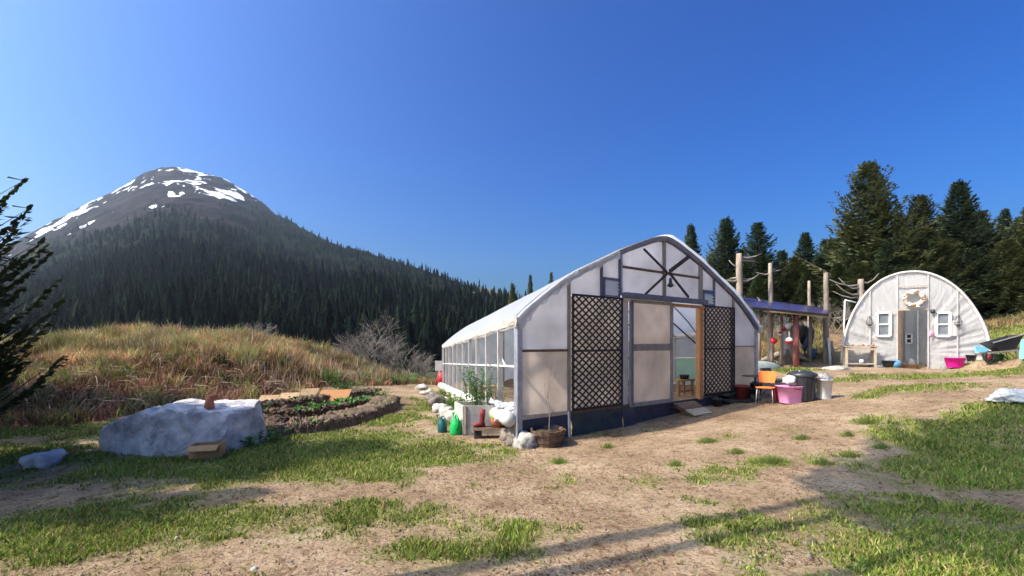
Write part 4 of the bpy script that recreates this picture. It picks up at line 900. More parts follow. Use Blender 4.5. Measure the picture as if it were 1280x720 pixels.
ground_post(977, 387, 19.5, .07, .06, 'post', 'log', sa); ground_post(995, 391, 18.4, .12, .11, 'post', 'red_log', sa); ground_post(1013, 391, 20.2, .07, .06, 'post', 'log', sa); ground_post(949, 384, 19.0, .07, .06, 'post', 'log', sa)
# bare poles
def bare_pole(px, ytop, d, r0, r1, label, stubs=(), m='log', rz=0):
    x = wx(px, d); z0 = H(x, d); h = CZ + (HY - ytop) / F * d - z0; t = thing('bare_pole', label, 'pole', (x, d, z0)); b = MB()
    n = 9; b.tube([(.06 * math.sin(k * 1.3) * h * .04, 0, -.1 + (h + .1) * k / n) for k in range(n + 1)], [r0 + (r1 - r0) * k / n + .008 * math.sin(k * 2.7) for k in range(n + 1)], 9); b.build('trunk', m, t, True)
    for (q, a, ln, up) in stubs:
        b = MB(); dx = math.cos(a); dy = math.sin(a) * .6; ln *= 1.7; b.tube([(0, 0, h * q), (dx * ln * .35, dy * ln * .35, h * q - .05), (dx * ln * .7, dy * ln * .7, h * q + up * .6), (dx * ln, dy * ln, h * q + up * 1.8 + .05)], [r0 * .4, r0 * .26, r0 * .18, .014], 5); b.build('branch_stub', 'dead_wood', t, True)
    return t
bare_pole(924, 317, 19.5, .17, .12, 'thick stripped trunk with side stubs rising behind the right corner of the big greenhouse', ((.97, .1, .6, .06), (.9, 2.9, .25, .1), (.95, .3, .55, -.08), (.77, 0, .5, .12), (.77, 3.1, .45, -.02), (.79, .5, .62, .02), (.8, 2.6, .3, -.1), (.5, 3.1, .25, .05)))
bare_pole(963, 329, 20, .14, .08, 'tall thin pale pole with broken stubs rising through the left end of the solar panels', ((.93, .2, .3, .0), (.9, 3.0, .35, .0), (.6, 2.8, .32, .16), (.62, 3, .3, .02), (.93, 1, .2, .0), (.5, .1, .15, .04)))
bare_pole(1011.5, 351, 21, .09, .06, 'thin straight pole behind the right part of the solar panels')
bare_pole(1032.5, 341, 19.8, .12, .09, 'tall straight log pole at the right end of the solar panels', ((.7, 0, .12, .02), (.45, 3, .14, .03)))
bare_pole(1076, 349, 23.5, .17, .13, 'leaning dead snag with many broken limbs behind the small hoop house', [(.62 + .055 * k, (2.9 if k % 2 else 3.4) if k % 3 else .3, .7 + .1 * (k % 3), .25 - .1 * k % .2) for k in range(7)])
for px, yt, yb, lb in ((1038, 419, 453, 'short white post left of the small hoop house, the taller of a pair'), (1042.5, 424, 452, 'short greyish post just right of its taller white neighbour')):
    p = at(px, yb, 19.5); t = thing('short_post', lb, 'post', (p.x, p.y, H(p.x, p.y))); b = MB(); h = (yb - yt) / F * 19.5; b.tube([(.0, 0, -.1), (-.03, 0, h * .5), (-.1, 0, h)], [.055, .05, .04], 7); b.build('shaft', 'white_paint' if px < 1040 else 'grey_wood', t, True)
    b = MB(); b.lathe([(.05, 0), (.05, .02), (.0, .05)], 8, (-.1, 0, h)); b.build('cap', 'grey_wood', t, True)
t = thing('pipe_frame', 'thin white pipe frame standing left of the small hoop house', 'pipe frame', at(1056, 455, 19.8)); b = MB(); b.tube([at(1054, 452, 19.8), at(1056, 376, 19.8)], .03, 6); b.build('upright', 'white_paint', t, True, world=True); b = MB(); b.tube([at(1056, 375, 19.8), at(1070, 378, 19.8)], .03, 6); b.build('crossbar', 'white_paint', t, True, world=True)
# washing line / wire
b = MB(); pts = [at(948, 400, 20).lerp(at(1054, 396, 19.8), k / 10) - Vector((0, 0, .1 * math.sin(math.pi * k / 10))) for k in range(11)]; b.tube(pts, .012, 4); o = b.build('rope', 'pale_wood'); tag(o, 'slack rope strung across below the solar panels', 'rope')
# root stump with buoys
st_ = gp(986, 452); st = thing('tree_stump', 'big weathered tree stump with flaring roots below the solar panels', 'stump', st_)
b = MB(); b.tube([(0, 0, -.2), (0, 0, .15), (.02, 0, .5), (.0, 0, 1.0), (-.04, 0, 1.55)], [.55, .42, .30, .26, .22], 12)
b.v = [tuple(Vector(v) * (1 + .16 * mnoise.noise(Vector(v) * 3.1))) for v in b.v]; b.build('trunk', 'log', st, True)
for k in range(7):
    a = k * .9 + .2; ln = random.uniform(.7, 1.25) * (1.4 if math.cos(a) < -.5 else 1); b = MB(); b.tube([(math.cos(a) * .12, math.sin(a) * .12, .5), (math.cos(a) * ln * .45, math.sin(a) * ln * .45, .24), (math.cos(a) * ln, math.sin(a) * ln, -.02)], [.17, .13, .04], 7); b.build('root', 'dead_wood' if k % 2 else 'log', st, True)
def buoy(px, py, d, r, ca, cb, label):
    t = thing('buoy', label, 'buoy', at(px, py, d), 0, 'fishing buoys hung by the stump'); n = 9
    for nm, m, lo, hi in (('lower_half', ca, -1, 0), ('upper_half', cb, 0, 1)):
        b = MB(); b.lathe([(r * math.cos(q * math.pi / 2) + .001, r * math.sin(q * math.pi / 2) * 1.1) for q in np.linspace(lo, hi, 6)], 16, close=False); b.build(nm, m, t, True)
    b = MB(); b.tube([(0, 0, r), (0, 0, r + .25)], .012, 4); b.build('cord', 'white_paint', t)
buoy(967, 426, 18.7, .12, 'red_plastic', 'red_plastic', 'plain red buoy hanging left of the stump on the bare pole'); buoy(986.5, 426, 18.2, .13, 'red_plastic', 'white_plastic', 'red buoy with white upper half in front of the stump')
buoy(980, 411, 18.8, .10, 'dark_red', 'red_plastic', 'dark red buoy hanging highest, left of the white float'); buoy(985, 407, 18.6, .12, 'white_plastic', 'white_plastic', 'white float hanging at the top of the cluster above the stump')
buoy(998, 409, 18.9, .09, 'dark_red', 'dark_red', 'small dark buoy right of the red log post'); buoy(975, 417, 19.0, .08, 'white_plastic', 'dark_red', 'small half white buoy low between pole and stump')
# coat-like bundle and bin behind the stump
p = gp(1008, 447); t = thing('hanging_jackets', 'dark bundle of jackets hanging behind the stump', 'jackets', (p.x, p.y, p.z))
for k, (x, z, sx, sz) in enumerate(((-.15, 1.15, .2, .45), (.12, 1.05, .2, .5), (.02, .75, .24, .45))): b = MB(); b.rock((x, 0, z), (sx, .16, sz), k + 4, 3, .2); b.build('jacket', 'blue_cloth' if k else 'black_rubber', t, True)
b = MB(); b.tube([(0, .1, -.05), (0, .1, 1.7)], .04, 6); b.build('post', 'log', t)
p = gp(1007, 447); t = thing('grey_bin', 'small grey blue bin under the hanging jackets', 'bin', (p.x + .1, p.y - .3, p.z)); b = MB(); b.lathe([(.15, 0), (.19, .42), (.2, .43), (.17, .40)], 16, sq=.3); b.build('bin_body', 'steel_blue', t, True); b = MB(); b.tube([(.2 * math.cos(a), .2 * math.sin(a), .43) for a in np.linspace(0, 6.283, 17)], .012, 5); b.build('rim', 'grey_metal', t, True)
# canoe
p = gp(938, 466); t = thing('overturned_boat', 'small grey green boat lying beside the right corner of the big greenhouse', 'boat', (p.x, p.y, p.z), .1); b = MB(); vs = []; n = 16
for i in range(n + 1):
    q = i / n * 2 - 1; w_ = .42 * (1 - abs(q) ** 2.4) + .015; 
    for k in range(9): a = math.pi * k / 8; vs.append((q * 1.25, w_ * math.cos(a), .05 + .42 * math.sin(a) * (1 - .5 * abs(q) ** 3)))
b.add(vs, [(i * 9 + k, i * 9 + k + 1, (i + 1) * 9 + k + 1, (i + 1) * 9 + k) for i in range(n) for k in range(8)]); b.build('hull', 'canoe_grey', t, True)
b = MB(); b.tube([(q * 1.25, .0, .47 - .2 * abs(q) ** 3) for q in np.linspace(-1, 1, 12)], .02, 5); b.build('keel', 'dark_wood', t, True); b = MB(); b.tube([(q * 1.25, -.43 * (1 - abs(q) ** 2.4), .06) for q in np.linspace(-1, 1, 12)], .02, 5); b.build('gunwale', 'white_paint', t, True)
b = MB(); b.box((.55, -.32, .35), (.5, .02, .35), Matrix.Rotation(.7, 3, 'Z')); o = b.build('dark_board', 'black_board'); o.location = gp(980, 456) + Vector((-.35, -.2, .2)); tag(o, 'dark board leaning on the left roots of the stump', 'board')
# black shelf behind the boat
p = gp(952, 455); t = thing('black_crate', 'black plastic crate on the ground behind the boat', 'crate', (p.x, p.y + 1.6, H(p.x, p.y + 1.6) + .0)); b = MB(); b.lathe([(.42, 0), (.46, .62), (.48, .62), (.44, .5)], 16, sq=.7, sy=.5); b.build('crate_body', 'black_plastic', t)
b = MB(); b.box((0, 0, .64), (.9, .45, .04)); b.build('lid', 'black_rubber', t)

# ================================================================== things in front of the right corner
def legs4(t, pts, r, m, name='leg'):
    for a, c in pts: b = MB(); b.tube([a, c], r, 6); b.build(name, m, t, True)
p = gp(957, 506); ch = thing('school_chair', 'orange plastic chair with steel legs beside the big greenhouse', 'chair', p, R(-38))
b = MB(); vs = []
for i in range(9):
    for j in range(7):
        x = -.21 + .42 * i / 8; z = .56 + .30 * j / 6; w_ = 1 - .18 * (1 - j / 6) ** 2; vs.append((x * w_, .20 + .05 * (1 - (x / .21) ** 2) + .06 * j / 6, z + (-.03 if i in (0, 8) and j == 6 else 0)))
b.add(vs, [(i * 7 + j, i * 7 + j + 1, (i + 1) * 7 + j + 1, (i + 1) * 7 + j) for i in range(8) for j in range(6)])
n0 = len(b.v); b.v += [(x, y + .018, z) for x, y, z in b.v]; b.f += [tuple(n0 + i for i in reversed(f)) for f in b.f]; b.build('backrest', 'orange_plastic', ch, True)
b = MB(); b.lathe([(.20, .435), (.225, .445), (.225, .46), (.2, .462), (.001, .452)], 24, sq=.45); b.build('seat', 'orange_plastic', ch, True)
legs4(ch, [((-.17, -.16, .43), (-.2, -.2, 0)), ((.17, -.16, .43), (.2, -.2, 0)), ((-.17, .18, .43), (-.2, .24, 0)), ((.17, .18, .43), (.2, .24, 0))], .012, 'grey_metal')
for sx in (-1, 1): b = MB(); b.tube([(sx * .17, -.12, .42), (sx * .17, .19, .43), (sx * .16, .25, .60), (sx * .15, .27, .72)], .011, 6); b.build('back_tube', 'black_plastic', ch, True)
p = gp(944, 500); tb_ = thing('round_table', 'small round brown table left of the orange chair', 'table', p); b = MB(); b.lathe([(.001, .66), (.33, .66), (.345, .675), (.33, .69), (.001, .69)], 28, close=False); b.build('table_top', 'brown_wood', tb_, True); b = MB(); b.tube([(0, 0, .03), (0, 0, .66)], .025, 8); b.build('pedestal', 'black_plastic', tb_, True); b = MB(); b.lathe([(.22, 0), (.21, .02), (.04, .05)], 18); b.build('foot', 'black_plastic', tb_, True)
p = gp(941, 501); t = thing('red_pot', 'dark red plant pot under the round brown table', 'pot', p + Vector((-.25, .1, 0))); b = MB(); b.lathe([(.14, 0), (.19, .38), (.21, .38), (.21, .43), (.18, .43), (.17, .36), (.001, .34)], 20); b.build('pot_body', 'dark_red', t, True); b = MB(); b.rock((0, 0, .37), (.16, .16, .04), 2, 2); b.build('soil', 'dark_soil', t, True)
def tub(name, label, cat, px, py, rb, rt, h, m, sq=0, sx=1, sy=1, rz=0, rim=.02, off=(0, 0, 0)):
    p = gp(px, py) if py > 0 else sg(px, -py); t = thing(name, label, cat, p + Vector(off), rz); b = MB()
    b.lathe([(rb * .96, 0), (rb, .02), (rb + (rt - rb) * .95, h * .95), (rt, h * .95), (rt + rim, h * .965), (rt + rim, h), (rt - .015, h), (rt - .03, h * .9), (rb - .02, .05), (.001, .04)], 28, sq=sq, sx=sx, sy=sy); b.build('shell', m, t, True); return t
t = tub('storage_tote', 'pink plastic storage tote filled with white bags beside the orange chair', 'tote', 988, 504, .20, .25, .44, 'pink_plastic', .62, 1.1, .85, R(8))
for sy in (-1, 1): b = MB(); b.tube([(-.08, sy * .225, .36), (-.07, sy * .25, .375), (.07, sy * .25, .375), (.08, sy * .225, .36)], .014, 6); b.build('handle', 'dark_red' if sy < 0 else 'pink_plastic', t, True)
for nm, lb, x, z, s_, m in (('plastic_bag', 'crumpled white bag heaped on top of the pink tote', -.02, .56, (.15, .14, .12), 'white_plastic'), ('paper_bag', 'cream paper bag sticking out of the pink tote', .07, .52, (.11, .1, .10), 'pale_wood')):
    b = MB(); b.rock((0, 0, 0), s_, len(nm), 3, .3, freq=2.2); o = b.build(nm, m, None, True); o.location = t.location + Vector((x, 0, z)); tag(o, lb, 'bag')
tub('red_bucket', 'red plastic bucket half hidden left of the pink tote', 'bucket', 979, 502, .15, .18, .40, 'red_plastic', off=(0, .15, 0))
p = gp(1006, 502); t = thing('rubbish_bin', 'large black ribbed rubbish bin with a lid behind the pink tote', 'bin', p + Vector((0, .1, 0))); b = MB(); prof = [(.24, 0)]
for k in range(12): z = .03 + .58 * k / 11; prof.append((.25 + .05 * k / 11 + (.006 if k % 2 else 0), z))
b.lathe(prof + [(.31, .63), (.31, .66)], 30); b.build('bin_body', 'black_plastic', t, True); b = MB(); b.lathe([(.33, .64), (.335, .68), (.30, .72), (.2, .76), (.08, .78), (.001, .78)], 30, close=False); b.build('lid', 'black_plastic', t, True)
for k in range(10): a = k * 6.283 / 10; b = MB(); b.beam((.27 * math.cos(a), .27 * math.sin(a), .03), (.315 * math.cos(a), .315 * math.sin(a), .6), .03, .02, (math.cos(a), math.sin(a), 0)); b.build('rib', 'black_plastic', t)
b = MB(); b.tube([(-.1 + .2 * q, -.1 - .12 * q, .76 - .06 * q) for q in np.linspace(-.2, 1, 6)], .012, 6); b.build('lid_strap', 'white_plastic', t, True)
t = tub('white_bucket', 'tall white bucket standing right of the black rubbish bin', 'bucket', 1030.5, 499, .125, .155, .50, 'white_plastic', .35)
b = MB(); b.rock((0, 0, 0), (.14, .12, .10), 9, 3, .35, freq=2.5); o = b.build('clear_bag', 'clear_sheet', None, True); o.location = t.location + Vector((0, 0, .54)); tag(o, 'clear crumpled plastic on top of the tall white bucket', 'bag')
p = gp(1022, 496); t = thing('dark_box', 'black box standing behind the gap between rubbish bin and white bucket', 'box', p + Vector((-.1, .35, 0))); b = MB(); b.box((0, 0, .24), (.3, .35, .46)); b.build('box_body', 'black_board', t); b = MB(); b.box((0, 0, .485), (.33, .38, .03)); b.build('lid', 'black_plastic', t)
p = gp(968, 497); t = thing('folding_chair', 'black folding chair tucked behind the orange one', 'chair', p + Vector((.1, .3, 0)), R(20)); b = MB(); b.box((0, 0, .44), (.4, .38, .025)); b.build('seat', 'black_plastic', t); b = MB(); b.box((0, .2, .72), (.4, .02, .16)); b.build('backrest', 'black_plastic', t)
legs4(t, [((-.19, -.18, .43), (-.19, .2, 0)), ((.19, -.18, .43), (.19, .2, 0)), ((-.19, .2, .8), (-.19, -.18, 0)), ((.19, .2, .8), (.19, -.18, 0))], .011, 'grey_metal')
# dark pots and coiled hose at the foot of the right lattice
gpot = 'black nursery pots below the right lattice'
for k, (s, o_, r_, h_, lb) in enumerate(((5.25, .28, .13, .22, 'black pot nearest the ramp below the right lattice'), (5.7, .3, .15, .26, 'second black pot from the ramp below the right lattice'), (6.2, .32, .14, .22, 'black pot below the middle of the right lattice'), (6.7, .33, .16, .30, 'larger black pot at the right edge of the right lattice'), (7.25, .35, .17, .34, 'black pot between the right lattice and the round table'))):
    q = G_(s, 0, o_); z = H(q.x, q.y); t = thing('black_pot', lb, 'pot', (q.x, q.y, z), 0, gpot); b = MB(); b.lathe([(r_ * .72, 0), (r_, h_), (r_ + .015, h_), (r_ - .01, h_ - .03), (.001, h_ - .05)], 18); b.build('pot_body', 'black_plastic', t, True); b = MB(); b.rock((0, 0, h_ - .02), (r_ * .8, r_ * .8, .07), k, 2, .3); b.build('soil', 'dark_soil', t, True)
q = G_(5.9, 0, .55); b = MB(); b.tube([(q.x + (.5 + .03 * k / 10) * math.cos(k * .55) * .9, q.y + .22 * math.sin(k * .55), H(q.x, q.y) + .04 + .002 * k) for k in range(40)], .02, 5); o = b.build('garden_hose', 'black_rubber', None, True); tag(o, 'coiled black hose lying below the right lattice', 'hose')

# ================================================================== in front of the small hoop house
p = sg(1071, .55); t = thing('potting_table', 'rough wooden table with shelf and pots at the left of the small hoop house', 'table', p, R(-25))
for x in (-.47, .47):
    for y in (-.2, .2): b = MB(); b.box((x, y, .40), (.08, .08, .84)); b.build('leg', 'pale_wood', t)
for k in range(4): b = MB(); b.box((0, -.21 + .14 * k, .83), (1.15, .125, .035), jit=.006); b.build('plank', 'pale_wood', t)
for k in range(3): b = MB(); b.box((0, -.17 + .17 * k, .12), (1.0, .15, .03), jit=.006); b.build('shelf_plank', 'pale_wood', t)
b = MB(); b.box((0, -.22, .72), (.9, .03, .09)); b.build('apron', 'pale_wood', t)
for k, x in enumerate((-.4, -.22, -.05, .12, .3, .45)):
    o = MB(); o.rock((0, 0, 0), (.06, .05, .04), k, 2); o = o.build('terracotta_shard', 'terracotta' if k % 2 else 'pale_wood', None, True); c_, s_ = math.cos(R(-25)), math.sin(R(-25)); o.location = t.location + Vector((x * c_, x * s_, .88)); tag(o, ['leftmost lump of clay on the potting table', 'second lump from the left on the potting table', 'third lump from the left on the potting table', 'fourth lump from the left on the potting table', 'fifth lump from the left on the potting table', 'rightmost lump of clay on the potting table'][k], 'clay lump', 'lumps lined up on the potting table')
b = MB(); b.lathe([(.05, 0), (.08, .05), (.08, .12), (.05, .16), (.001, .16)], 14); o = b.build('white_jug', 'white_plastic', None, True); o.location = t.location + Vector((.05, -.05, .14)); tag(o, 'small white jug on the lower shelf of the potting table', 'jug')
def simple(px, py, prof, m, name, label, cat, rot=(0, 0, 0), off=(0, 0, 0), sq=0, n=26, sx=1, sy=1, group=None):
    b = MB(); b.lathe(prof, n, sq=sq, sx=sx, sy=sy); o = b.build(name, m, None, True); o.location = (gp(px, py) if py else sg(px)) + Vector(off); o.rotation_euler = rot; tag(o, label, cat, group); return o
simple(1109, 0, [(.08, 0), (.2, .12), (.24, .30), (.25, .30), (.22, .27), (.15, .1), (.001, .08)], 'black_plastic', 'black_bowl', 'deep black bowl standing left of the hoop house door', 'bowl')
simple(1117, 0, [(.02, 0), (.14, .04), (.2, .15), (.19, .27), (.12, .34), (.001, .36)], 'steel_blue', 'blue_bucket', 'rounded steel blue bucket upside down beside the black bowl', 'bucket')
b = MB(); b.slab([(-.35, 0, 0), (.4, 0, 0), (.38, .25, .02), (-.3, .25, .02)], .05, (0, 0, 1)); o = b.build('white_board', 'white_paint'); o.location = sg(1098, .35, .07); tag(o, 'white board lying on the ground right of the potting table', 'board')
tub('magenta_tub', 'bright magenta round tub with rope handles on the grass', 'tub', 1184.5, -.75, .24, .30, .36, 'magenta_plastic')
t = bpy.data.objects['magenta_tub']
b = MB(); b.box((.13, -.262, .22), (.09, .01, .06)); b.build('label_patch', 'white_plastic', t)
for sx in (-1, 1): b = MB(); b.tube([(sx * .3, -.06, .33), (sx * .34, 0, .38), (sx * .3, .06, .33)], .012, 6); b.build('handle', 'magenta_plastic', t, True)
tub('black_pot', 'small black pot between the magenta tub and the white bucket', 'pot', 1207, -.5, .11, .15, .24, 'black_plastic')
tub('small_white_bucket', 'small white bucket on the grass left of the green tub', 'bucket', 1218, -.55, .13, .145, .26, 'white_plastic')
tub('green_tub', 'shallow green tub with a board on it beside the wheelbarrow', 'tub', 1230, -.6, .25, .29, .22, 'green_glaze', .4)
b = MB(); b.slab([(-.3, -.1, 0), (.34, -.12, .02), (.34, .12, .03), (-.3, .1, 0)], .03, (0, 0, 1)); o = b.build('grey_board', 'grey_wood'); o.location = sg(1230, .6) + Vector((.1, 0, .28)); tag(o, 'weathered board lying across the green tub', 'board')
b = MB(); b.box((0, 0, .32), (.44, .05, .62), Matrix.Rotation(-.25, 3, 'X')); o = b.build('blue_sheet', 'blue_plastic'); o.location = sg(1224, .3); tag(o, 'pale blue plastic sheet leaning on the front right of the small hoop house', 'sheet')
b = MB(); b.box((0, 0, .36), (.5, .22, .66), Matrix.Rotation(.12, 3, 'Y')); o = b.build('blue_bin', 'blue_plastic'); o.location = gp(1282, 449) + Vector((.18, 0, -.05)); tag(o, 'light blue bin cut off by the right edge of the photo', 'bin')
b = MB(); b.rock((0, 0, .1), (.22, .18, .26), 4, 3, .3, freq=2); o = b.build('clear_plastic_heap', 'clear_sheet', None, True); o.location = sg(1183, .3); tag(o, 'crumpled clear plastic against the hoop house wall behind the magenta tub', 'plastic')
# wheelbarrow
p = at(1256, 455, 16.0); p.z = H(p.x, p.y); t = thing('wheelbarrow', 'black wheelbarrow with wooden handles tipped back on the grass', 'wheelbarrow', p, R(-8)); t.rotation_euler = (0, R(-7), R(-8)); t.scale = (.85, .85, 1.05); b = MB()
def barrow(z, k, dx=0): return [(-.62 * k + dx, -.3 * k, z + .08), (.55 * k + dx, -.34 * k, z + .26), (.55 * k + dx, .34 * k, z + .26), (-.62 * k + dx, .3 * k, z + .08)]
top = barrow(.58, 1); bot = [(-.25, -.2, .36), (.3, -.2, .38), (.3, .2, .38), (-.25, .2, .36)]; ti = [(x * .95, y * .93, z - .01) for x, y, z in top]; bi = [(x, y, z + .03) for x, y, z in bot]
b.add(top + bot + ti + bi, [(7, 6, 5, 4), (0, 4, 5, 1), (1, 5, 6, 2), (2, 6, 7, 3), (3, 7, 4, 0), (0, 1, 9, 8), (1, 2, 10, 9), (2, 3, 11, 10), (3, 0, 8, 11), (8, 9, 13, 12), (9, 10, 14, 13), (10, 11, 15, 14), (11, 8, 12, 15), (12, 13, 14, 15)]); b.build('tray', 'black_plastic', t)
for sy in (-1, 1):
    b = MB(); b.beam((-.75, sy * .2, .34), (.95, sy * .26, .34), .05, .05); b.build('handle', 'grey_wood', t); b = MB(); b.tube([(.25, sy * .2, .34), (.3, sy * .22, .0)], .02, 6); b.build('leg', 'brown_wood', t); b = MB(); b.tube([(-.05, sy * .2, .34), (.28, sy * .22, .02)], .018, 6); b.build('brace', 'brown_wood', t)
b = MB(); b.tube([(-.55 + .17 * math.cos(a), 0, .18 + .17 * math.sin(a)) for a in np.linspace(0, 6.283, 19)], .045, 8); wh_ = b.build('wheel', 'black_rubber', t, True); b = MB(); b.tube([(-.55, -.04, .18), (-.55, .04, .18)], .10, 12); b.build('rim', 'dark_red', wh_, True)
b = MB(); b.beam((-.6, -.32, .68), (.55, -.36, .86), .04, .03); b.build('rim_strip', 'grey_wood', t)
# basket inside the door
simple(1144, 0, [(.25, 0), (.42, .08), (.48, .24), (.5, .25), (.46, .24), (.36, .1), (.001, .1)], 'plywood', 'woven_basket', 'wide shallow woven basket just inside the hoop house doorway', 'basket', off=(.15, .75, .02), sy=.8)
for k, (dx, lb) in enumerate(((-.32, 'white rag hanging over the left rim of the woven basket'), (.3, 'pale stalky bundle standing at the right of the woven basket'))):
    b = MB(); b.rock((0, 0, 0), (.09, .08, .18), k + 3, 3, .3, freq=2); o = b.build('bundle', 'white_plastic' if k == 0 else 'strip_board', None, True); o.location = bpy.data.objects['woven_basket'].location + Vector((dx, 0, .28)); tag(o, lb, 'bundle')
# white bag and rocks
p = gp(1266, 503); b = MB(); b.rock((0, 0, 0), (.38, .26, .17), 8, 4, .22, freq=2.3); b.v = [(v[0], v[1], max(v[2], -.06)) for v in b.v]; o = b.build('white_sack', 'sheet_white', None, True); o.location = p + Vector((.05, 0, .07)); tag(o, 'crumpled white sack lying on the grassy slope at the right edge', 'sack')
b = MB(); b.rock((0, 0, 0), (.18, .2, .13), 12, 4, .25, freq=2.3); o = b.build('white_sack', 'sheet_white', None, True); o.location = gp(1284, 503) + Vector((.0, 0, .06)); tag(o, 'smaller white sack touching the larger one, cut by the right edge', 'sack')
b = MB(); b.rock((0, 0, 0), (.5, .35, .14), 15, 3, .15); o = b.build('flat_rock', 'pale_rock', None, True); o.location = gp(1047, 462); tag(o, 'flat grey rock sunk in the path left of the small hoop house', 'rock')

# ================================================================== left front corner: planter box, pots, sheet, logs
def rock_at(px, py, s_, m, label, seed, group=None, zoff=.0, name='rock', flat=None):
    p = gp(px, py); b = MB(); b.rock((0, 0, 0), s_, seed, 3, .22, flat, 1.4); o = b.build(name, m, None, True); o.location = p + Vector((0, 0, s_[2] * .45 + zoff)); o.rotation_euler = (0, 0, seed); tag(o, label, 'rock', group); return o
# concrete-like planter: front corner at px 605,542
pf = gp(581, 544); t = thing('planter_box', 'tall pale planter box with leafy green shoots at the left corner of the big greenhouse', 'planter', pf, R(4)); hgt = .63
bx0, bx1, by0, by1 = 0, 1.05, 0, .62
dl = Vector((-.62, .78, 0)).normalized()
def pbx(a, c, z): return Vector((1, 0, 0)) * a + Vector((-.30, .95, 0)) * c + Vector((0, 0, z))
for (a0, c0, a1, c1, m) in ((0, 0, 0.92, 0, 'planter_grey'), (0, 0, 0, .75, 'concrete'), (0.92, 0, 0.92, .75, 'planter_grey'), (0, .75, 0.92, .75, 'planter_grey')):
    p0, p1 = pbx(a0, c0, 0), pbx(a1, c1, 0); nn = (p1 - p0).cross(Vector((0, 0, 1))).normalized(); e_ = (p1 - p0).normalized() * .012
    b = MB(); b.slab([p0 + e_ + Vector((0, 0, -.05)), p1 - e_ + Vector((0, 0, -.05)), p1 - e_ + Vector((0, 0, hgt)), p0 + e_ + Vector((0, 0, hgt))], .045, nn); b.build('side_panel', m, t)
for a, c in ((0, 0), (0.92, 0), (0, .75), (0.92, .75)): b = MB(); b.box(pbx(a, c, hgt / 2 - .02), (.05, .05, hgt + .05)); b.build('corner_post', 'pale_wood', t)
b = MB(); b.add([pbx(.05, .05, hgt - .1), pbx(.88, .05, hgt - .1), pbx(.88, .7, hgt - .1), pbx(.05, .7, hgt - .1)], [(0, 1, 2, 3)]); b.build('soil', 'dark_soil', t)
def plant_mb(stems, h, spread, lsz, seed, per=14):
    rd = random.Random(seed); st = MB(); lf = MB()
    for i in range(stems):
        a = rd.uniform(0, 6.28); r = rd.uniform(0, spread * .5); x, y = r * math.cos(a), r * math.sin(a) * .7; hh_ = h * rd.uniform(.6, 1.05); dx, dy = rd.uniform(-.12, .12) * hh_ + x * .5, rd.uniform(-.12, .12) * hh_ + y * .5
        def P_(q): return Vector((x + dx * q * q, y + dy * q * q, hh_ * q))
        st.tube([P_(0), P_(.5), P_(1)], [.008, .006, .003], 4, False)
        for j in range(per):
            q = .15 + .85 * (j + rd.random()) / per; b0 = P_(q); aa = rd.uniform(0, 6.28); el = rd.uniform(-.3, .8); d = Vector((math.cos(aa) * math.cos(el), math.sin(aa) * math.cos(el), math.sin(el))); w_ = d.cross(Vector((0, 0, 1))).normalized(); ln = lsz * rd.uniform(.6, 1.2)
            m1 = b0 + d * ln * .5; up = Vector((0, 0, ln * .1)); lf.add([b0, m1 + w_ * ln * .26 + up, b0 + d * ln - up, m1 - w_ * ln * .26 + up], [(0, 1, 2), (0, 2, 3)])
    return st, lf
def plant(name, label, loc, stems, h, spread, lsz, seed, m='leaf_green', per=14, group=None, cat='plant'):
    t = thing(name, label, cat, loc, 0, group); s_, l_ = plant_mb(stems, h, spread, lsz, seed, per); tag(s_.build('stems', 'leaf_pale', t), kind='stuff'); l_.build('leaves', m, t); return t
bpos = Vector(t.location) + (Matrix.Rotation(R(4), 3, 'Z') @ pbx(.38, .38, hgt - .1))
plant('leafy_plant', 'tall bushy green plant growing in the planter box', bpos, 26, .95, .8, .10, 4, 'leaf_green', 18)
plant('leafy_plant', 'lower pale green shoots at the right end of the planter box', bpos + Vector((.45, .1, 0)), 12, .55, .5, .07, 9, 'leaf_pale', 12)
for k, (px, py, h, sp_, lb) in enumerate(((578, 516, .42, .9, 'leafy green bed plants just left of the planter box'), (566, 508, .40, .9, 'leafy green bed plants behind the rocks by the kerb'), (590, 506, .38, .8, 'leafy green plants between kerb roll and planter box'), (556, 495, .25, .9, 'low green plants near the far end of the rock edging'), (573, 526, .3, .4, 'green plants spilling over the rocks above the green watering can'))):
    plant('leafy_plant', lb, gp(px, py), 22, h, sp_, .12, 20 + k, 'leaf_green' if k % 2 == 0 else 'leaf_pale', 12, 'leafy plants in the bed beside the open greenhouse side')
gr_ = 'rocks edging the bed beside the greenhouse'
for k, (px, py, s_, m, lb) in enumerate(((527, 487, (.35, .3, .16), 'pale_rock', 'farthest pale rock of the edging beside the path'), (534, 493, (.25, .25, .12), 'pale_rock', 'second farthest rock of the edging'), (540, 500, (.26, .28, .18), 'dark_rock', 'dark brown rock in the upper part of the edging'), (546, 508, (.30, .28, .24), 'dark_rock', 'large grey rock halfway along the edging'), (551, 515, (.26, .22, .17), 'pale_rock', 'cream rock above the middle of the edging'), (558, 519, (.24, .2, .16), 'pale_rock', 'yellowish rock left of the green watering can'), (565, 526, (.26, .2, .18), 'pale_rock', 'nearest pale rock directly behind the watering cans'), (555, 503, (.2, .2, .12), 'pale_rock', 'small pale rock on the bed side of the edging'))):
    rock_at(px, py, s_, m, lb, k + 2, gr_)
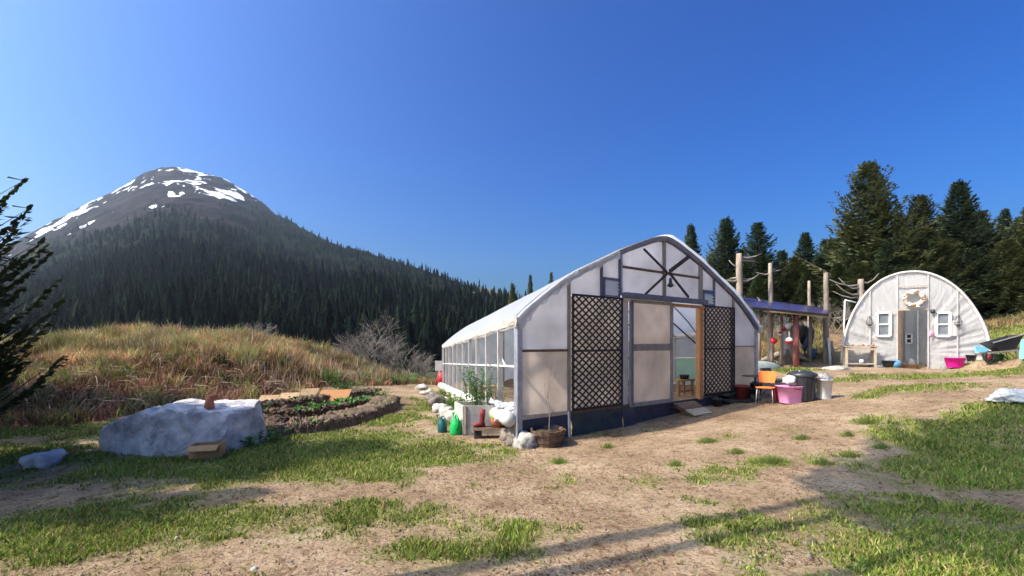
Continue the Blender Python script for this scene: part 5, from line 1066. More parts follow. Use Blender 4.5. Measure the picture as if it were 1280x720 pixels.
def watering_can(px, py, m, label, rz, k=1.0):
    p = gp(px, py); t = thing('watering_can', label, 'watering can', p, rz); t.scale = (k, k, k); b = MB(); b.lathe([(.105, 0), (.115, .02), (.115, .16), (.095, .24), (.06, .28), (.065, .3), (.055, .3), (.001, .26)], 20); b.build('body', m, t, True)
    b = MB(); b.tube([(.09, 0, .06), (.2, 0, .18), (.26, 0, .34)], [.025, .018, .014], 8); sp_ = b.build('spout', m, t, True); b = MB(); b.lathe([(.012, 0), (.035, .03), (.001, .035)], 10, (.26, 0, .34)); b.build('rose', m, sp_, True)
    b = MB(); b.tube([(-.10, 0, .10), (-.18, 0, .2), (-.16, 0, .32), (-.05, 0, .38), (.05, 0, .34), (.06, 0, .28)], .014, 7); b.build('handle', m, t, True)
watering_can(553, 540, 'dark_teal', 'dark teal watering can, left one of the pair by the planter box', 2.2, .95); watering_can(570, 543, 'green_plastic', 'bright green watering can touching the left side of the planter box', 1.9, 1.15)
# low plank shelf with boots and pots
bp_ = gp(619, 547); t = thing('low_plank_bench', 'low weathered plank resting on blocks in front of the planter box', 'plank', bp_, R(5))
b = MB(); b.box((.05, 0, .2), (1.05, .26, .05), jit=.01); b.build('plank', 'brown_wood', t)
for x in (-.36, .42): b = MB(); b.box((x, .02, .07), (.16, .2, .22), jit=.01); b.build('block', 'dark_wood', t)
zt = bp_.z + .225
b = MB(); vs = []
t = thing('rubber_boots', 'dark red rubber boot standing on the left end of the low plank', 'boot', (bp_.x - .28, bp_.y - .0, zt), R(200)); b = MB(); b.tube([(0, 0, .02), (0, 0, .12), (-.01, 0, .25), (-.01, 0, .36)], [.06, .055, .06, .07], 12, True); b.build('shaft', 'dark_red', t, True)
b = MB(); b.tube([(-.06, 0, .045), (.04, 0, .05), (.13, 0, .045), (.19, 0, .035)], [.05, .052, .048, .025], 10); b.build('foot', 'dark_red', t, True)
def pot(name, label, loc, r, h, m, rim, cat='pot'):
    t = thing(name, label, cat, loc); b = MB(); b.lathe([(r * .66, 0), (r * .93, h * .75), (r * .9, h * .78)], 20); b.build('pot_body', m, t, True); b = MB(); b.lathe([(r * .97, h * .74), (r * 1.02, h), (r * .9, h), (r * .85, h * .85), (.001, h * .84)], 20, close=False); b.build('rim', rim, t, True); return t
pot('clay_pot', 'terracotta pot with a pale green rim on the low plank', (bp_.x + .03, bp_.y, zt), .15, .27, 'terracotta', 'lime_rim')
pot('green_pot', 'wide dark green pot right of the terracotta one on the low plank', (bp_.x + .36, bp_.y - .02, zt), .17, .2, 'green_glaze', 'green_glaze')
# white plastic sheet bundle
c0 = gp(647, 548); t0 = at(641, 517, c0.y - .15)
def cloth(name, pts, m, label, wob=.06):
    b = MB(); vs = []; n = len(pts); K = 16
    for i, (c, rx, rz_, ry) in enumerate(pts):
        for j in range(K):
            a = 2 * math.pi * j / K; v = Vector((c[0] + rx * math.cos(a), c[1] + ry * math.sin(a) * .8 - .0, c[2] + rz_ * math.sin(a))); v += Vector((1, .6, .8)) * (wob * mnoise.noise(v * 6)); vs.append(v)
    b.add(vs, [(i * K + j, i * K + (j + 1) % K, (i + 1) * K + (j + 1) % K, (i + 1) * K + j) for i in range(n - 1) for j in range(K)] + [tuple(range(K)), tuple((n - 1) * K + j for j in range(K))]); o = b.build(name, m, None, True); return tag(o, label, 'plastic sheet')
Dn = c0.y - .1
def q_(px, py, dd=0): return at(px, py, Dn + dd)
b = MB()
def sheet(path, wid, seed):
    vs = []; K = 26; n = len(path)
    pts = [path[0].lerp(path[0], 0)] ; out = []
    for i in range((n - 1) * 16 + 1):
        k = min(i // 16, n - 2); f = (i - k * 16) / 16; out.append((path[k].lerp(path[k + 1], f), wid[k] + (wid[k + 1] - wid[k]) * f))
    for i, (c, w_) in enumerate(out):
        for j in range(K + 1):
            u = j / K * 2 - 1; vs.append(c + Vector((.25 * u * w_, .55 * w_ * u, w_ * u * .75)) + Vector((.5, 1, .4)) * (.10 * mnoise.fractal(Vector((i * .13, u * 2.4, seed)), 1, 2, 4)) + Vector((0, -.12 * (1 - u * u), 0)))
    b.add(vs, [(i * (K + 1) + j, i * (K + 1) + j + 1, (i + 1) * (K + 1) + j + 1, (i + 1) * (K + 1) + j) for i in range(len(out) - 1) for j in range(K)])
sheet([q_(612, 500, .25), q_(626, 507, .1), q_(640, 510), q_(650, 505), q_(657, 508)], [.04, .10, .16, .15, .10], 1); sheet([q_(619, 522, .05), q_(627, 518, -.05), q_(638, 519, -.08), q_(648, 524, -.05), q_(652, 532), q_(653, 540)], [.08, .16, .15, .10, .07, .03], 2); sheet([q_(624, 513), q_(636, 515, -.06), q_(648, 513, -.06), q_(656, 510)], [.08, .12, .12, .06], 5)
o = b.build('white_sheet', 'sheet_white', None, True); tag(o, 'billowing white plastic sheet draped at the left corner of the big greenhouse', 'plastic sheet')
b = MB(); b.tube([gp(651, 553) + Vector((0, 0, -.05)), at(651, 530, c0.y)], .018, 6); o = b.build('thin_stake', 'white_paint'); tag(o, 'thin white stake below the white plastic sheet', 'stake')
gl = 'logs and stones under the white sheet'
for k, (px, py, s_, m, lb) in enumerate(((636, 548, (.26, .2, .17), 'dark_rock', 'dark stone left of the thin white stake'), (643, 556, (.2, .16, .12), 'dark_rock', 'small dark stone in front at the foot of the stake'), (658, 558, (.26, .2, .19), 'pale_rock', 'rounded tan stone right of the thin white stake'), (650, 546, (.35, .2, .2), 'dark_rock', 'largest dark stone right under the white sheet'), (664, 551, (.2, .18, .15), 'dark_rock', 'dark stone between tan stone and barrel planter'))): rock_at(px, py, s_, m, lb, k + 30, gl)
# half barrel planter with bare sapling
p = gp(685, 556); t = thing('barrel_planter', 'low wooden half barrel planter in front of the greenhouse corner', 'planter', p)
n = 16
for k in range(n):
    a0 = 2 * math.pi * k / n + .01; a1 = 2 * math.pi * (k + 1) / n - .01; b = MB(); vs = []
    for r_, z in ((.27, 0), (.35, .3), (.32, .3), (.25, .0)):
        for a in (a0, a1): vs.append((r_ * math.cos(a), r_ * math.sin(a), z + (.015 * (k % 3) if z > 0 else 0)))
    b.add(vs, [(0, 1, 3, 2), (2, 3, 5, 4), (4, 5, 7, 6), (0, 2, 4, 6), (1, 7, 5, 3), (0, 6, 7, 1)]); b.build('stave', 'brown_wood', t)
for z, r_ in ((.08, .30), (.22, .34)): b = MB(); b.tube([(r_ * math.cos(a), r_ * math.sin(a), z) for a in np.linspace(0, 6.283, 25)], .008, 4); b.build('hoop', 'black_plastic', t, True)
b = MB(); b.rock((0, 0, .24), (.29, .29, .05), 3, 3, .3); b.build('soil', 'dark_soil', t, True)
def bare_branching(seed, h, sp, r0, depth, nbr=3, m_n=4):
    rd = random.Random(seed); b = MB()
    def grow(p, d, ln, r, k):
        q = p + d * ln * .5 + Vector((rd.uniform(-.06, .06), rd.uniform(-.06, .06), 0)) * ln; e = p + d * ln + Vector((rd.uniform(-.1, .1), rd.uniform(-.1, .1), 0)) * ln; b.tube([p, q, e], [r, r * .8, r * .6], m_n, False)
        if k > 0:
            for i in range(nbr + rd.randint(0, 1)):
                a = rd.uniform(0, 6.28); nd = (d + Vector((math.cos(a), math.sin(a), rd.uniform(-.2, .5))) * sp).normalized(); s0 = (q if rd.random() < .45 else e); grow(s0, nd, ln * rd.uniform(.5, .8), r * .58, k - 1)
    return b, grow, rd
b, grow, rd = bare_branching(5, 1, .5, .01, 3); 
b.tube([(0, 0, 0), (.01, 0, .4), (-.02, 0, .8)], [.009, .007, .005], 5)
for k in range(3): grow(Vector((-.0, 0, .35 + .2 * k)), Vector((-.25 + .22 * k, .05 * k, 1)).normalized(), .42, .0042, 2)
o = b.build('bare_sapling', 'dead_wood'); o.location = p + Vector((.02, 0, .24)); tag(o, 'thin leafless sapling growing in the half barrel planter', 'sapling')
b = MB(); b.beam(at(711.5, 546, 9.3), at(710.6, 515, 9.25), .03, .03); o = b.build('white_stick', 'white_paint'); tag(o, 'short white stick leaning at the foot of the left lattice post', 'stick')

# ================================================================== raised beds, boulder and pieces at left
def rib(name, pxs, wd, ht, m, label, cat, group=None, seed=0, rough_=.09, n=260, parent=None, taper=True):
    """long low soil mound along ground points given as photo pixels"""
    P_ = [gp(*q) for q in pxs]; ts = np.linspace(0, len(P_) - 1, n); K = 13; xs_ = np.interp(ts, range(len(P_)), [p.x for p in P_]); ys_ = np.interp(ts, range(len(P_)), [p.y for p in P_])
    for _ in range(6): xs_[1:-1] = (xs_[:-2] + xs_[1:-1] * 2 + xs_[2:]) / 4; ys_[1:-1] = (ys_[:-2] + ys_[1:-1] * 2 + ys_[2:]) / 4
    dx = np.gradient(xs_); dy = np.gradient(ys_); L_n = np.hypot(dx, dy) + 1e-9; nxn, nyn = -dy / L_n, dx / L_n; VV = []; prof = [(-1, -.15), (-.98, .25), (-.93, .75), (-.8, .97), (-.5, 1), (-.25, 1.0), (0, .98), (.25, 1), (.5, 1), (.8, .97), (.93, .75), (.98, .25), (1, -.15)]
    for i in range(n):
        e = min(1, .35 + min(i, n - 1 - i) / 5) if taper else 1
        for u, v in prof:
            jit_ = mnoise.fractal(Vector((i * .12, u * 2.1, seed)), 1, 2, 4) ; x = xs_[i] + nxn[i] * u * wd * e * (1 + .18 * jit_); y = ys_[i] + nyn[i] * u * wd * e * (1 + .18 * jit_)
            VV.append((x, y, v * ht * (.6 + .4 * e) * (1 + .35 * mnoise.noise(Vector((i * .1, u, seed + 5)))) + rough_ * mnoise.fractal(Vector((i * .45, u * 4, seed)), 1, 2, 4), ))
    hz = Hn(np.array([v[0] for v in VV]), np.array([v[1] for v in VV])); VV = [(v[0], v[1], v[2] + float(h_)) for v, h_ in zip(VV, hz)]
    b = MB(); b.add(VV, [(i * K + k, i * K + k + 1, (i + 1) * K + k + 1, (i + 1) * K + k) for i in range(n - 1) for k in range(K - 1)] + [tuple(range(K))[::-1], tuple((n - 1) * K + k for k in range(K))]); o = b.build(name, m, parent, True)
    if label: tag(o, label, cat, group)
    return [(xs_[i], ys_[i]) for i in range(n)]
gb = 'curved soil beds left of the greenhouse'
c1 = rib('raised_bed', [(318, 538), (355, 541), (400, 537), (445, 526), (478, 513), (486, 505)], .36, .25, 'soil', 'front curved soil bed with the highest dark earth edge', 'raised bed', gb, 1)
c2 = rib('raised_bed', [(338, 522), (380, 522), (420, 515), (455, 506)], .25, .19, 'soil', 'middle soil bed between the front and back ones, with seedlings', 'raised bed', gb, 2)
c3 = rib('raised_bed', [(316, 513), (355, 510), (400, 503), (440, 497), (470, 493)], .26, .18, 'soil', 'back soil bed running along the tan boards', 'raised bed', gb, 3)
# seedlings on the beds
def seedlings(path, n, h, m, label, seed):
    rd = random.Random(seed); b = MB()
    for i in range(n):
        x, y = path[int(rd.uniform(.25, .98) * (len(path) - 1))]; x += rd.uniform(-.32, .32); y += rd.uniform(-.32, .32); z = H(x, y) + .20
        for j in range(7):
            a = rd.uniform(0, 6.28); ln = h * rd.uniform(.5, 1.1); d = Vector((math.cos(a) * .7, math.sin(a) * .7, .8)).normalized(); w_ = d.cross(Vector((0, 0, 1))).normalized() * ln * .22; o = Vector((x, y, z)); b.add([o, o + d * ln * .6 + w_, o + d * ln, o + d * ln * .6 - w_], [(0, 1, 2), (0, 2, 3)])
    o = b.build('seedlings', m); tag(o, label, 'seedlings', kind='stuff')
seedlings(c2, 60, .16, 'leaf_green', 'green seedlings growing on the middle soil bed', 1); seedlings(c1, 40, .12, 'leaf_pale', 'pale seedlings scattered on the front soil bed', 2); seedlings(c3, 22, .10, 'leaf_pale', 'few small sprouts on the back soil bed', 3)
plant('leafy_plant', 'yellow green clump at the far end of the middle soil bed', gp(478, 502) + Vector((0, 0, .1)), 14, .32, .5, .09, 77, 'leaf_pale', 10)
# clods and straw on the beds
tv, tf = ICO[1]; tv = np.array([tuple(v) for v in tv]); tf = np.array(tf); BX = []; BYy = []
for c_, wd in ((c1, .33), (c2, .22), (c3, .23)):
    ii = rng.integers(0, len(c_), 2600); arr = np.array(c_); BX.append(arr[ii, 0] + rng.uniform(-wd, wd, 2600)); BYy.append(arr[ii, 1] + rng.uniform(-wd, wd, 2600))
BX = np.concatenate(BX); BYy = np.concatenate(BYy); rr_ = rng.gamma(2, .010, len(BX)) + .008
V = tv[None] * rr_[:, None, None] * rng.uniform(.6, 1.4, (len(BX), 1, 3)) + np.stack([BX, BYy, Hn(BX, BYy) + .19 + rng.uniform(-.05, .02, len(BX))], -1)[:, None]
CLODS = (V.reshape(-1, 3), (tf[None] + (np.arange(len(BX)) * len(tv))[:, None, None]).reshape(-1, 3), len(BX), len(tv))
# tan boards leaning behind the beds
gbd = 'tan plywood boards behind the soil beds'
for k, (x0, x1, y0, y1, m, lb) in enumerate(((316, 342, 497, 508, 'plywood', 'leftmost tan board behind the soil beds'), (342, 368, 494, 505, 'plywood', 'second tan board from the left behind the beds'), (368, 392, 489, 501, 'plywood', 'third tan board, slightly higher than its left neighbours'), (394, 434, 490, 501, 'orange_wood', 'ochre warped board at the right end of the row of boards'))):
    p0, p1 = gp(x0, y1 + 3), gp(x1 - 1, y1 + 2); h = (y1 - y0) / F * p0.y * 1.9; b = MB(); bk = Vector((0, h * .9, h * .7)); b.slab([p0 + Vector((0, 0, .02)), p1 + Vector((0, 0, .02)), p1 + bk, p0 + bk], .02, (0, -.6, .8)); o = b.build('tan_board', m); tag(o, lb, 'board', gbd)
# boulder with piece on top
bo = gp(234, 571); t = thing('boulder', 'large flat topped pale grey boulder on the shaded lawn', 'boulder', Vector((bo.x * (bo.y + .8) / bo.y, bo.y + .8, bo.z)))
b = MB(); vs, fs = ICO[5]; out = []; rdb = random.Random(12)
planes = [((0, 0, 1), .56), ((.10, -.06, 1), .60), ((-.42, -.1, 1), .66), ((0, -1, .12), .74), ((.25, -1, .25), .86), ((-.35, -1, .1), .92), ((1, -.2, .1), 1.22), ((1, .5, .3), 1.3), ((-1, -.35, .25), 1.22), ((-.8, -.7, .5), 1.30), ((0, 1, .1), .75), ((-1, .4, .2), 1.3), ((0, 0, -1), .4), ((.5, -.8, .7), 1.05), ((-.15, -.75, .8), .86), ((.7, -.7, -.1), 1.2)]
planes = [(Vector(n).normalized(), d) for n, d in planes]
for v in vs:
    r_ = min([d / max(1e-4, n.dot(v)) for n, d in planes if n.dot(v) > .02])
    p = v * min(r_, 2.2); nf = mnoise.fractal(p * 1.1 + Vector((3, 1, 2)), 1, 2, 5); p *= 1 + .05 * nf
    p += Vector((.028, .028, .028)) * mnoise.fractal(p * 5, 1, 2, 4) + Vector((.05, .05, .05)) * min(0, mnoise.noise(p * 2.3) + .05)
    e = p.x + .45 + .5 * p.y; p -= Vector((0, .3, 1)).normalized() * .13 * math.exp(-(e / .05) ** 2) * (p.z > .1 or p.y < -.3)
    out.append(p + Vector((0, 0, .26)))
b.add(out, fs); b.build('rock_body', 'boulder', t, False)
p = Vector(t.location) + Vector((.62, -.28, .83)); t = thing('clay_figure', 'small upright brown terracotta figure on top of the boulder', 'figure', p, .3)
b = MB(); b.tube([(0, 0, -.06), (0, 0, .05), (.01, 0, .12), (.03, 0, .17)], [.09, .075, .06, .045], 10); b.build('body', 'terracotta', t, True); b = MB(); b.tube([(.02, 0, .16), (.08, 0, .17), (.13, 0, .14)], [.045, .045, .03], 8); b.build('head', 'terracotta', t, True)
p = gp(262, 571); t = thing('cardboard_box', 'open brown cardboard box leaning at the right front of the boulder', 'box', p + Vector((0, -.05, 0)), R(14))
for c_, s_, nm in (((0, -.14, .12), (.46, .012, .24), 'side'), ((0, .14, .12), (.46, .012, .24), 'side'), ((-.23, 0, .12), (.012, .27, .24), 'side'), ((.23, 0, .12), (.012, .27, .24), 'side'), ((0, 0, .01), (.45, .26, .01), 'bottom')): b = MB(); b.box(c_, s_); b.build(nm, 'cardboard', t)
b = MB(); b.slab([(-.23, -.15, .24), (.23, -.15, .24), (.22, -.27, .17), (-.22, -.27, .17)], .01, (0, -.5, .8)); b.build('flap', 'cardboard', t); b = MB(); b.slab([(-.235, -.13, .24), (-.235, .13, .24), (-.37, .13, .16), (-.37, -.13, .16)], .01, (-.5, 0, .8)); b.build('flap', 'cardboard', t)
rock_at(55, 583, (.25, .2, .16), 'boulder', 'small pale rock alone in the dark shade at the lower left', 51)
# red barrel and pink board at the far end
p = gp(549, 473); t = thing('red_barrel', 'small dark red barrel at the far corner of the big greenhouse', 'barrel', (wx(551, 23), 23.3, H(wx(551, 23), 23.3))); b = MB(); b.lathe([(.2, 0), (.24, .35), (.2, .7), (.001, .7)], 18); b.build('barrel_body', 'red_plastic', t, True); b = MB(); b.tube([(.24 * math.cos(a), .24 * math.sin(a), .35) for a in np.linspace(0, 6.283, 19)], .015, 5); b.build('band', 'dark_red', t, True)
b = MB(); b.box((0, 0, .5), (.45, .06, .55)); b.box((0, 0, .1), (.08, .05, .5)); o = b.build('pink_board', 'strip_board'); o.location = (wx(549, 24.5), 24.5, H(wx(549, 24.5), 24.5) + .55); tag(o, 'pinkish board on a stub behind the red barrel', 'board')

# ================================================================== bare bushes
for k, (px, py, d, h, lb) in enumerate(((318, 424, 23.5, 1.3, 'leafless grey bush on the crest of the mound'), (455, 455, 24.5, 2.3, 'left one of the leafless bushes at the right end of the mound'), (480, 458, 25.5, 2.5, 'middle leafless bush between mound and greenhouse'), (508, 465, 25.5, 2.2, 'right leafless bush nearest the greenhouse, spreading wide'), (470, 462, 26.5, 3.6, 'tallest thin leafless bush behind the others'), (428, 448, 25, 1.2, 'low leafless bush on the right shoulder of the mound'), (525, 472, 27, 1.9, 'bushy bare shrub in the dark gap left of the greenhouse'), (1045, 440, 24, 2.0, 'bare shrub on the bank left of the small hoop house'), (960, 440, 24, 1.8, 'bare shrub on the bank right of the big greenhouse'))):
    b, grow, rd = bare_branching(100 + k, 1, .75, .02, 4, 3, 3); x = wx(px, d); z = H(x, d)
    for j in range(7 if k != 4 else 3): a = rd.uniform(0, 6.28); grow(Vector((rd.uniform(-.35, .35), rd.uniform(-.3, .3), 0)), Vector((math.cos(a) * (.7 if k != 4 else .15), math.sin(a) * (.7 if k != 4 else .15), 1)).normalized(), h * .42, .024, 4)
    o = b.build('bare_bush', 'dead_wood'); o.location = (x, d, z - .05); tag(o, lb, 'bush', 'leafless bushes')

# ================================================================== grass, brush and litter (stuff)
def blades(name, x, y, z, h, w_, lean, col, m, label, cat, seg=2):
    n = len(x); a = rng.uniform(0, 6.283, n); la = rng.uniform(0, 6.283, n); ca, sa_ = np.cos(a) * w_, np.sin(a) * w_; lx, ly = np.cos(la) * lean * h, np.sin(la) * lean * h
    B0 = np.stack([x - ca, y - sa_, z], -1); B1 = np.stack([x + ca, y + sa_, z], -1)
    zt = z + h * np.sqrt(np.clip(1 - lean ** 2 * .6, .1, 1)); Tp = np.stack([x + lx, y + ly, zt], -1)
    if seg == 1: V = np.stack([B0, B1, Tp], 1); Fc = np.array([[0, 1, 2]]); k = 3
    else:
        mx, my = x + lx * .33, y + ly * .33; zm = z + (zt - z) * .6; M0 = np.stack([mx - ca * .75, my - sa_ * .75, zm], -1); M1 = np.stack([mx + ca * .75, my + sa_ * .75, zm], -1)
        V = np.stack([B0, B1, M1, M0, Tp], 1); Fc = np.array([[0, 1, 2], [0, 2, 3], [3, 2, 4]]); k = 5
    fs = (Fc[None] + (np.arange(n) * k)[:, None, None]).reshape(-1, 3); cs = np.repeat(col, k, 0)
    o = np_obj(name, V.reshape(-1, 3), fs, m, cs); tag(o, label, cat, kind='stuff'); return o
def pal(n, cols, wts, var=.25):
    c = np.array(cols)[rng.choice(len(cols), n, p=np.array(wts) / sum(wts))]; return np.clip(c * (1 + rng.normal(0, var, (n, 1))) * (1 + rng.normal(0, .06, (n, 3))), .005, 1)
def samp(n, d0, d1, p0, p1, pw=1.4):
    d = d0 + (d1 - d0) * rng.uniform(0, 1, n) ** pw; px = rng.uniform(p0, p1, n); return (px - 640) / F * d, d
# keep clear of buildings, beds and boulder
def clear(x, y):
    ok = np.ones(len(x), bool); s = (x - P1.x) * E1.x + (y - P1.y) * E1.y; o = (x - P1.x) * NR.x + (y - P1.y) * NR.y
    det = E1.x * DV.y - E1.y * DV.x; rx, ry = x - P1.x, y - P1.y; a = (rx * DV.y - ry * DV.x) / det; t = (E1.x * ry - E1.y * rx) / det
    ok &= ~((a > SL - .05) & (a < SR + .05) & (t > -.01) & (t < 1.0))
    u = (x - SA.x) * HE.x + (y - SA.y) * HE.y; v = -((x - SA.x) * HN.x + (y - SA.y) * HN.y); ok &= ~((u > 0) & (u < HW) & (v > 0) & (v < 7))
    for c, r_ in ((c1, .5), (c2, .38), (c3, .38)): ok &= seg_d(x, y, c[::4]) > r_
    ok &= (((x - bo.x * 1.09) / 1.3) ** 2 + ((y - bo.y - .8) / .85) ** 2) > 1
    return ok
x, y = samp(520000, 2.7, 22, -60, 1480, 1.4); g_ = grass_mask(x, y) * (1 - mound_mask(x, y)); k = (rng.uniform(0, 1, len(x)) < g_ ** 1.3 * 1.1 + .012) & clear(x, y) & (mound_mask(x, y) < .5); x, y, g_ = x[k], y[k], g_[k]; n = len(x)
h = rng.uniform(.03, .085, n) * (.25 + 1.3 * fbm(x, y, 1.7, 51)) * (.5 + .6 * g_) * (1 + .025 * y)
blades('lawn_grass', x, y, Hn(x, y) - .01, h, rng.uniform(.003, .007, n) * (1 + .10 * y), rng.uniform(.2, .9, n), pal(n, [(.16, .23, .035), (.24, .29, .05), (.32, .31, .08), (.40, .31, .14), (.09, .15, .03)], [4, 4, 2.5, 2, 1.5]) * (.7 + .6 * fbm(x, y, .8, 301))[:, None], 'grass', 'short green grass in uneven patches over the yard', 'grass', 2)
# dead leaves and straw litter on the dirt
x, y = samp(36000, 3.5, 15, -20, 1300, 1.5); k = (grass_mask(x, y) < .5) & (mound_mask(x, y) < .2) & clear(x, y) & (fbm(x, y, .9, 81) + rng.normal(0, .10, len(x)) > .50); x, y = x[k], y[k]; n = len(x)
blades('leaf_litter', x, y, Hn(x, y) + .002, rng.uniform(.01, .045, n), rng.uniform(.003, .010, n), rng.uniform(.9, 1.25, n), pal(n, [(.10, .055, .03), (.20, .12, .07), (.42, .32, .2), (.05, .035, .025)], [3, 3, 2, 2]), 'dry', 'dead leaves and bits of straw scattered on the bare dirt', 'leaf litter', 1)
# pebbles
tv, tf = ICO[1]; tv = np.array([tuple(v) for v in tv]); tf = np.array(tf); x, y = samp(2200, 3.5, 15, 0, 1290, 1.5); k = (mound_mask(x, y) < .2) & clear(x, y); x, y = x[k], y[k]; n = len(x); r_ = rng.gamma(1.6, .004, n) + .003
V = tv[None] * r_[:, None, None] * rng.uniform(.6, 1.3, (n, 1, 3)) + np.stack([x, y, Hn(x, y)], -1)[:, None]; o = np_obj('pebbles', V.reshape(-1, 3), (tf[None] + (np.arange(n) * len(tv))[:, None, None]).reshape(-1, 3), 'dry', np.repeat(pal(n, [(.30, .25, .2), (.45, .40, .35), (.14, .11, .09)], [3, 1, 2]), len(tv), 0)); tag(o, 'small pebbles strewn over the dirt', 'pebbles', kind='stuff')
V, Fq, n_c, n_v = CLODS; o = np_obj('soil_clods', V, Fq, 'dry', np.repeat(pal(n_c, [(.15, .10, .07), (.24, .17, .12), (.08, .055, .04)], [3, 2, 2]), n_v, 0)); tag(o, 'crumbly clods of earth covering the three curved soil beds', 'soil', kind='stuff')
k_ = rng.integers(0, len(BX), 5000); x, y = BX[k_], BYy[k_]; n = len(x)
blades('bed_straw', x, y, Hn(x, y) + .15, rng.uniform(.03, .10, n), rng.uniform(.003, .006, n), rng.uniform(.6, 1.2, n), pal(n, [(.40, .30, .18), (.30, .22, .14), (.18, .22, .06)], [3, 2, 2]), 'dry', 'straw and weed stubble lying on the curved soil beds', 'straw', 1)
# mound brush: straw on top, red brown brambles low down
x, y = samp(330000, 9.5, 27, -110, 600, .9); mk = mound_mask(x, y) * (x < 0); k = (rng.uniform(0, 1, len(x)) < mk * .95) & clear(x, y); x, y = x[k], y[k]; n = len(x); zz = Hn(x, y)
up_ = np.clip((zz - .35) / 1.1, 0, 1); cl = fbm(x, y, .7, 91); cl2 = fbm(x, y, 2.2, 95, 3)
straw = pal(n, [(.50, .33, .16), (.56, .42, .23), (.36, .20, .10), (.28, .24, .08), (.46, .22, .10)], [4, 3, 3.5, 1.2, 3]); bram = pal(n, [(.30, .12, .065), (.42, .20, .12), (.12, .07, .05), (.42, .28, .18), (.10, .09, .04)], [3, 3, 3, 1.6, 1]); grn = pal(n, [(.16, .24, .06), (.24, .28, .09), (.36, .32, .12)], [2, 2, 1])
pick = rng.uniform(0, 1, n); col = np.where((pick < up_ * .85 + (cl[:, None][:, 0] - .5) * 1.2)[:, None], straw, bram); col = np.where(((cl2 > .56) & (rng.uniform(0, 1, n) < .6))[:, None], grn, col)
col = col * (.45 + 1.1 * np.clip((fbm(x, y, 1.3, 171, 3) - .25) * 2, 0, 1))[:, None]; h = rng.uniform(.12, .50, n) * (.2 + 1.6 * cl2) * (.8 + .5 * up_)
blades('mound_grass', x, y, zz - .03, h, rng.uniform(.004, .011, n) * (1 + .035 * y), rng.uniform(.15, 1.05, n), col, 'dry', 'thick dry straw coloured grass and red brown brambles covering the mound', 'dry grass', 2)
# tall straw wisps on the crest
x, y = samp(9000, 16, 25, -60, 520, 1); mk = mound_mask(x, y); zz = Hn(x, y); k = (mk > .8) & (rng.uniform(0, 1, len(x)) < .55) & (fbm(x, y, .8, 99) > .42); x, y, zz = x[k], y[k], zz[k]; n = len(x)
blades('tall_straw', x, y, zz, rng.uniform(.4, .85, n), rng.uniform(.004, .008, n) * 1.5, rng.uniform(.05, .5, n), pal(n, [(.52, .42, .28), (.40, .27, .15), (.6, .52, .38)], [3, 2, 1]), 'dry', 'taller pale straw stalks sticking up along the mound crest', 'dry grass', 2)
# bramble canes: arching thin tubes
x, y = samp(1700, 10.5, 20, -60, 470, 1); mk = mound_mask(x, y) * (x < 0); k = (mk > .3) & (rng.uniform(0, 1, len(x)) < .8) & (y < np.interp(proj(x, y), [-100, 200, 470], [14.5, 15.5, 20.5])); x, y = x[k], y[k]; b = MB()
for xx, yy, z_ in zip(x, y, Hn(x, y)):
    a = random.uniform(0, 6.28); ln = random.uniform(.35, 1.1); u = random.uniform(.15, .45); b.tube([(xx, yy, z_), (xx + math.cos(a) * ln * .35, yy + math.sin(a) * ln * .35, z_ + u), (xx + math.cos(a) * ln * .75, yy + math.sin(a) * ln * .75, z_ + u * .95), (xx + math.cos(a) * ln, yy + math.sin(a) * ln, z_ + u * .35)], [.010, .008, .006, .003], 3, False)
o = b.build('bramble_canes', mat('cane', (.46, .32, .24), (.26, .14, .10), 2, .8)); tag(o, 'tangled bare bramble canes at the foot of the mound', 'brambles', kind='stuff')
# bank on the right, dry grass under the trees
x, y = samp(70000, 19, 34, 900, 1400, 1); mk = mound_mask(x, y) * (x > 0); k = (rng.uniform(0, 1, len(x)) < mk) & clear(x, y); x, y = x[k], y[k]; n = len(x); cl = fbm(x, y, .5, 14)
blades('bank_grass', x, y, Hn(x, y) - .02, rng.uniform(.15, .5, n), rng.uniform(.01, .02, n), rng.uniform(.2, .9, n), np.where((cl > .52)[:, None], pal(n, [(.50, .34, .16), (.42, .26, .12), (.32, .2, .1)], [1, 1, 1]), pal(n, [(.22, .24, .07), (.30, .21, .10), (.14, .12, .05)], [1, 2, 1])), 'dry', 'dry brown grass on the bank below the spruces', 'dry grass', 2)
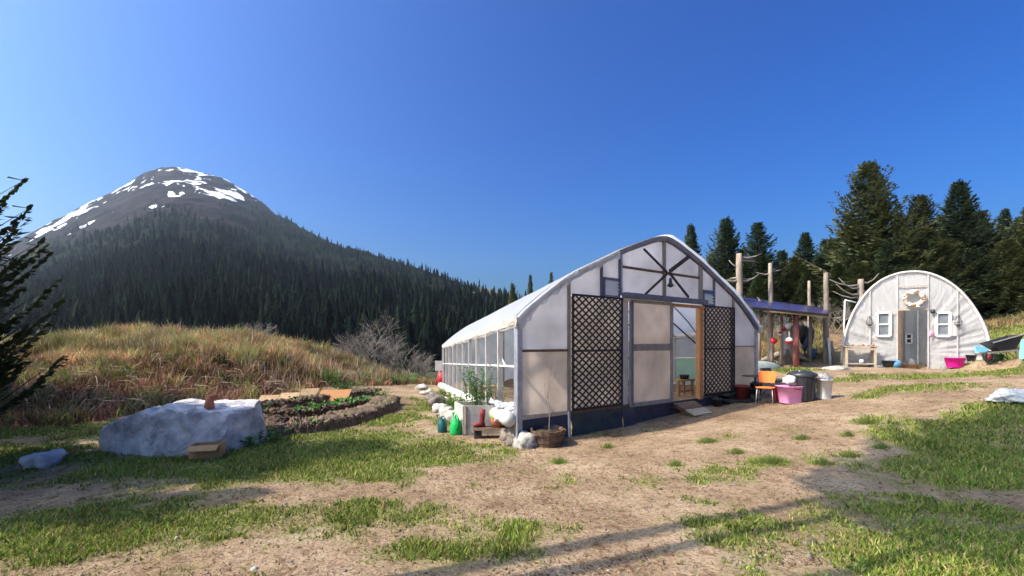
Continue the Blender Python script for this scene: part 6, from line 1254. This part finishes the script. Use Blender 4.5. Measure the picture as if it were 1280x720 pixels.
# greenery at the right foot of the mound
for k, (px, py, h, sp_, lb) in enumerate(((408, 478, .5, .9, 'green weedy clump above the ochre board'), (435, 488, .4, .8, 'dark green clump beside the ochre board'), (455, 478, .45, 1.0, 'green clump at the foot of the mound left of the path'), (505, 478, .5, 1.4, 'green clump at the head of the path'), (492, 480, .4, 1.2, 'low green clump where the mound meets the path'), (310, 525, .45, .8, 'green weeds at the right end of the boulder'), (318, 556, .3, .8, 'green weeds in the lawn right of the cardboard box'))):
    plant('weed_clump', lb, gp(px, py), 26, h, sp_ * 1.4, .10, 60 + k, 'leaf_green', 12, 'green weed clumps left of the greenhouse', 'weeds')
# countable grass tufts on the bare dirt
gt = 'green grass tufts standing alone on the bare dirt'
for k, (px, py, r_, lb) in enumerate(((885, 553, .13, 'round grass tuft on bare dirt in front of the ramp'), (699, 579, .10, 'small tuft in front of the half barrel planter'), (1084, 529, .17, 'wide bright tuft on the dirt below the magenta tub'), (965, 578, .2, 'tuft at the right end of the grass streak in the lower foreground'), (1028, 580, .11, 'small tuft between the lower streak and the right shade'), (1062, 571, .12, 'tuft just left of the shaded grass'), (1102, 560, .08, 'little tuft above the left edge of the shade'), (921, 567, .09, 'faint tuft left of the long grass streak'), (1003, 549, .09, 'yellowish tuft in the middle of the dirt'), (845, 583, .08, 'low tuft in the lower middle of the dirt'), (1060, 545, .08, 'short tuft below the wide bright one'), (760, 560, .07, 'tiny tuft in front of the sliding door'))):
    p = gp(px, py); n = int(520 * r_ / .12); a = rng.uniform(0, 6.283, n); rr_ = r_ * np.sqrt(rng.uniform(0, 1, n)) * rng.uniform(.3, 1.5, n); x = np.cos(a) * rr_ * 1.4; y = np.sin(a) * rr_
    hh = rng.uniform(.03, .13, n) * (1.1 - rr_ / r_ * .6); ww = rng.uniform(.003, .006, n); V0 = np.stack([x - ww, y, np.full(n, -.01)], -1); V1 = np.stack([x + ww, y, np.full(n, -.01)], -1); V2 = np.stack([x * 1.35 + rng.normal(0, .015, n), y * 1.35 + rng.normal(0, .015, n), hh], -1)
    o = np_obj('grass_tuft', np.stack([V0, V1, V2], 1).reshape(-1, 3), np.arange(n * 3).reshape(-1, 3), 'grass', np.repeat(pal(n, [(.18, .29, .05), (.30, .36, .09), (.42, .36, .16)], [2, 2, 1]), 3, 0)); o.location = p; tag(o, lb, 'grass tuft', gt)
